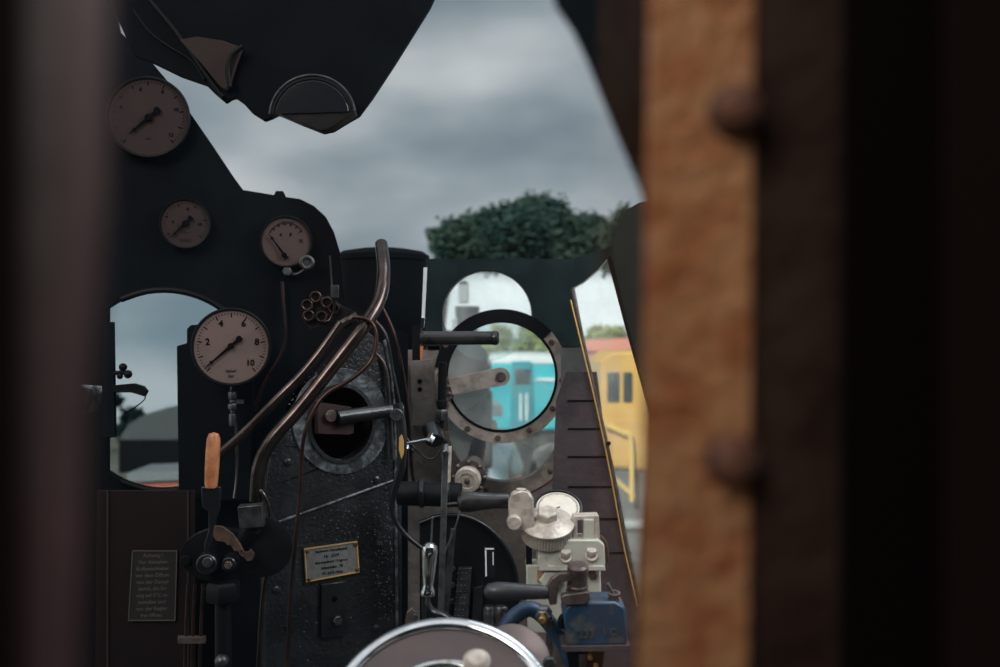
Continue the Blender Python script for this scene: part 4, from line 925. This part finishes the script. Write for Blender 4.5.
# flat wagon beyond the left window
F7 = Fr(9)
t = thing('flat_wagon', 'flat wagon with an orange strip beyond the arched left window', 'wagon', Vector((F7.p(165, 500).x, 9, 0)))
B().prism(F7, [(128, 472), (190, 470), (190, 479), (128, 482)], -60, 6).make('deck', 'loco_grey', t, .02)
B().prism(F7, [(134, 484), (186, 482), (186, 490), (134, 492)], -40, 2).make('side_strip', 'red_roof', t)
B().prism(F7, [(128, 492), (190, 490), (190, 560), (128, 560)], -50, -4).make('underframe', 'loco_black', t)
B().wbox(F7.p(128, 0).x, 9.05, 0, F7.p(190, 0).x, 9.45, .9).make('wheelset', 'loco_black', t)
t = thing('covered_wagon', 'grey curved wagon roof behind the flat wagon at left', 'wagon', Vector((F12.p(170, 420).x, 16, 0)))
F16 = Fr(16)
B().prism(F16, [(118, 440), (128, 425), (145, 414), (165, 408), (190, 410), (230, 412), (230, 440)], -60, 0).make('roof', 'loco_dull', t, .02)
B().prism(F16, [(118, 440), (230, 440), (230, 520), (118, 520)], -60, -2).make('body', 'soot_black', t)
for k, (px, D, yt, wd) in enumerate([(85, 18, 385, 90), (140, 21, 408, 60), (192, 24, 406, 90)]):
    f = Fr(D); base = Vector((f.p(px, 333).x, D, 0)); 
    tt = thing('bush', ('leftmost bush, in the small far-left pane', 'middle bush, behind the latch arm', 'right bush, behind the wagon roof')[k], 'bush', base, 'bushes beyond the left window')
    leaves((base.x, D, f.p(px, yt+26).z), wd*f.s*.5, .5, 26*f.s*1.1, 5000, .07, 60+k, 12).make('foliage', 'leaf', tt)
    B().cyl(base, Vector((base.x, D, f.p(px, yt+26).z)), .1, .06, 8).make('stem', 'bark', tt)
# person in pale blue outside
def skinned(name, verts, edges, radii, m, parent):
    me = bpy.data.meshes.new(name); me.from_pydata(verts, edges, []); o = bpy.data.objects.new(name, me); COL.objects.link(o)
    sk = o.modifiers.new('skin', 'SKIN'); sk.use_smooth_shade = True
    for i, r in enumerate(radii): me.skin_vertices[0].data[i].radius = r
    me.skin_vertices[0].data[0].use_root = True
    ss = o.modifiers.new('sub', 'SUBSURF'); ss.levels = 2; ss.render_levels = 2
    me.materials.append(MATS[m]); adopt(o, parent); return o
D = 8.3; X = (489-500)/FPX*D; PS = .93
base = Vector((X, D, 0))
t = thing('person', 'person in pale blue cap and shirt outside the lower porthole, facing away', 'person', base)
vz_ = [(0, 0, .95), (0, 0, 1.15), (0, -.02, 1.36), (0, -.01, 1.50), (0, -.03, 1.60), (0, -.03, 1.70),
       (-.18, 0, 1.42), (-.25, .02, 1.15), (-.22, -.10, .92), (-.22, -.14, .85), (.18, 0, 1.42), (.27, .02, 1.16), (.20, -.14, .98), (.17, -.20, .93),
       (-.10, 0, .88), (-.12, 0, .50), (-.12, .02, .10), (-.12, -.10, .04), (.10, 0, .88), (.12, 0, .50), (.12, .02, .10), (.12, -.10, .04)]
ed = [(0, 1), (1, 2), (2, 3), (3, 4), (4, 5), (2, 6), (6, 7), (7, 8), (8, 9), (2, 10), (10, 11), (11, 12), (12, 13), (0, 14), (14, 15), (15, 16), (16, 17), (0, 18), (18, 19), (19, 20), (20, 21)]
rd = [(.15, .11), (.15, .11), (.16, .11), (.055, .055), (.085, .09), (.08, .09), (.06, .06), (.045, .045), (.035, .035), (.04, .02), (.06, .06), (.045, .045), (.035, .035), (.04, .02), (.09, .09), (.065, .065), (.045, .045), (.05, .035), (.09, .09), (.065, .065), (.045, .045), (.05, .035)]
skinned('body', [tuple(base+Vector(v)*PS) for v in vz_], ed, rd, 'skin', t)
sv = [0, 1, 2, 6, 7, 10, 11]; mp_ = {a: i for i, a in enumerate(sv)}
skinned('shirt', [tuple(base+Vector(vz_[i])*PS) for i in sv], [(mp_[a], mp_[b]) for a, b in ed if a in mp_ and b in mp_], [(rd[i][0]+.03, rd[i][1]+.03) for i in sv], 'shirt', t)
sv = [0, 14, 15, 16, 18, 19, 20]; mp_ = {a: i for i, a in enumerate(sv)}
skinned('jeans', [tuple(base+Vector(vz_[i])*PS) for i in sv], [(mp_[a], mp_[b]) for a, b in ed if a in mp_ and b in mp_], [(rd[i][0]+.025, rd[i][1]+.025) for i in sv], 'denim', t)
B().lathe(base+Vector((0, -.03, 1.60)), Vector((0, 0, 1)), [(.115, 0), (.12, .03), (.11, .09), (.07, .13), (0, .14)], 28).make('cap', 'shirt', t)
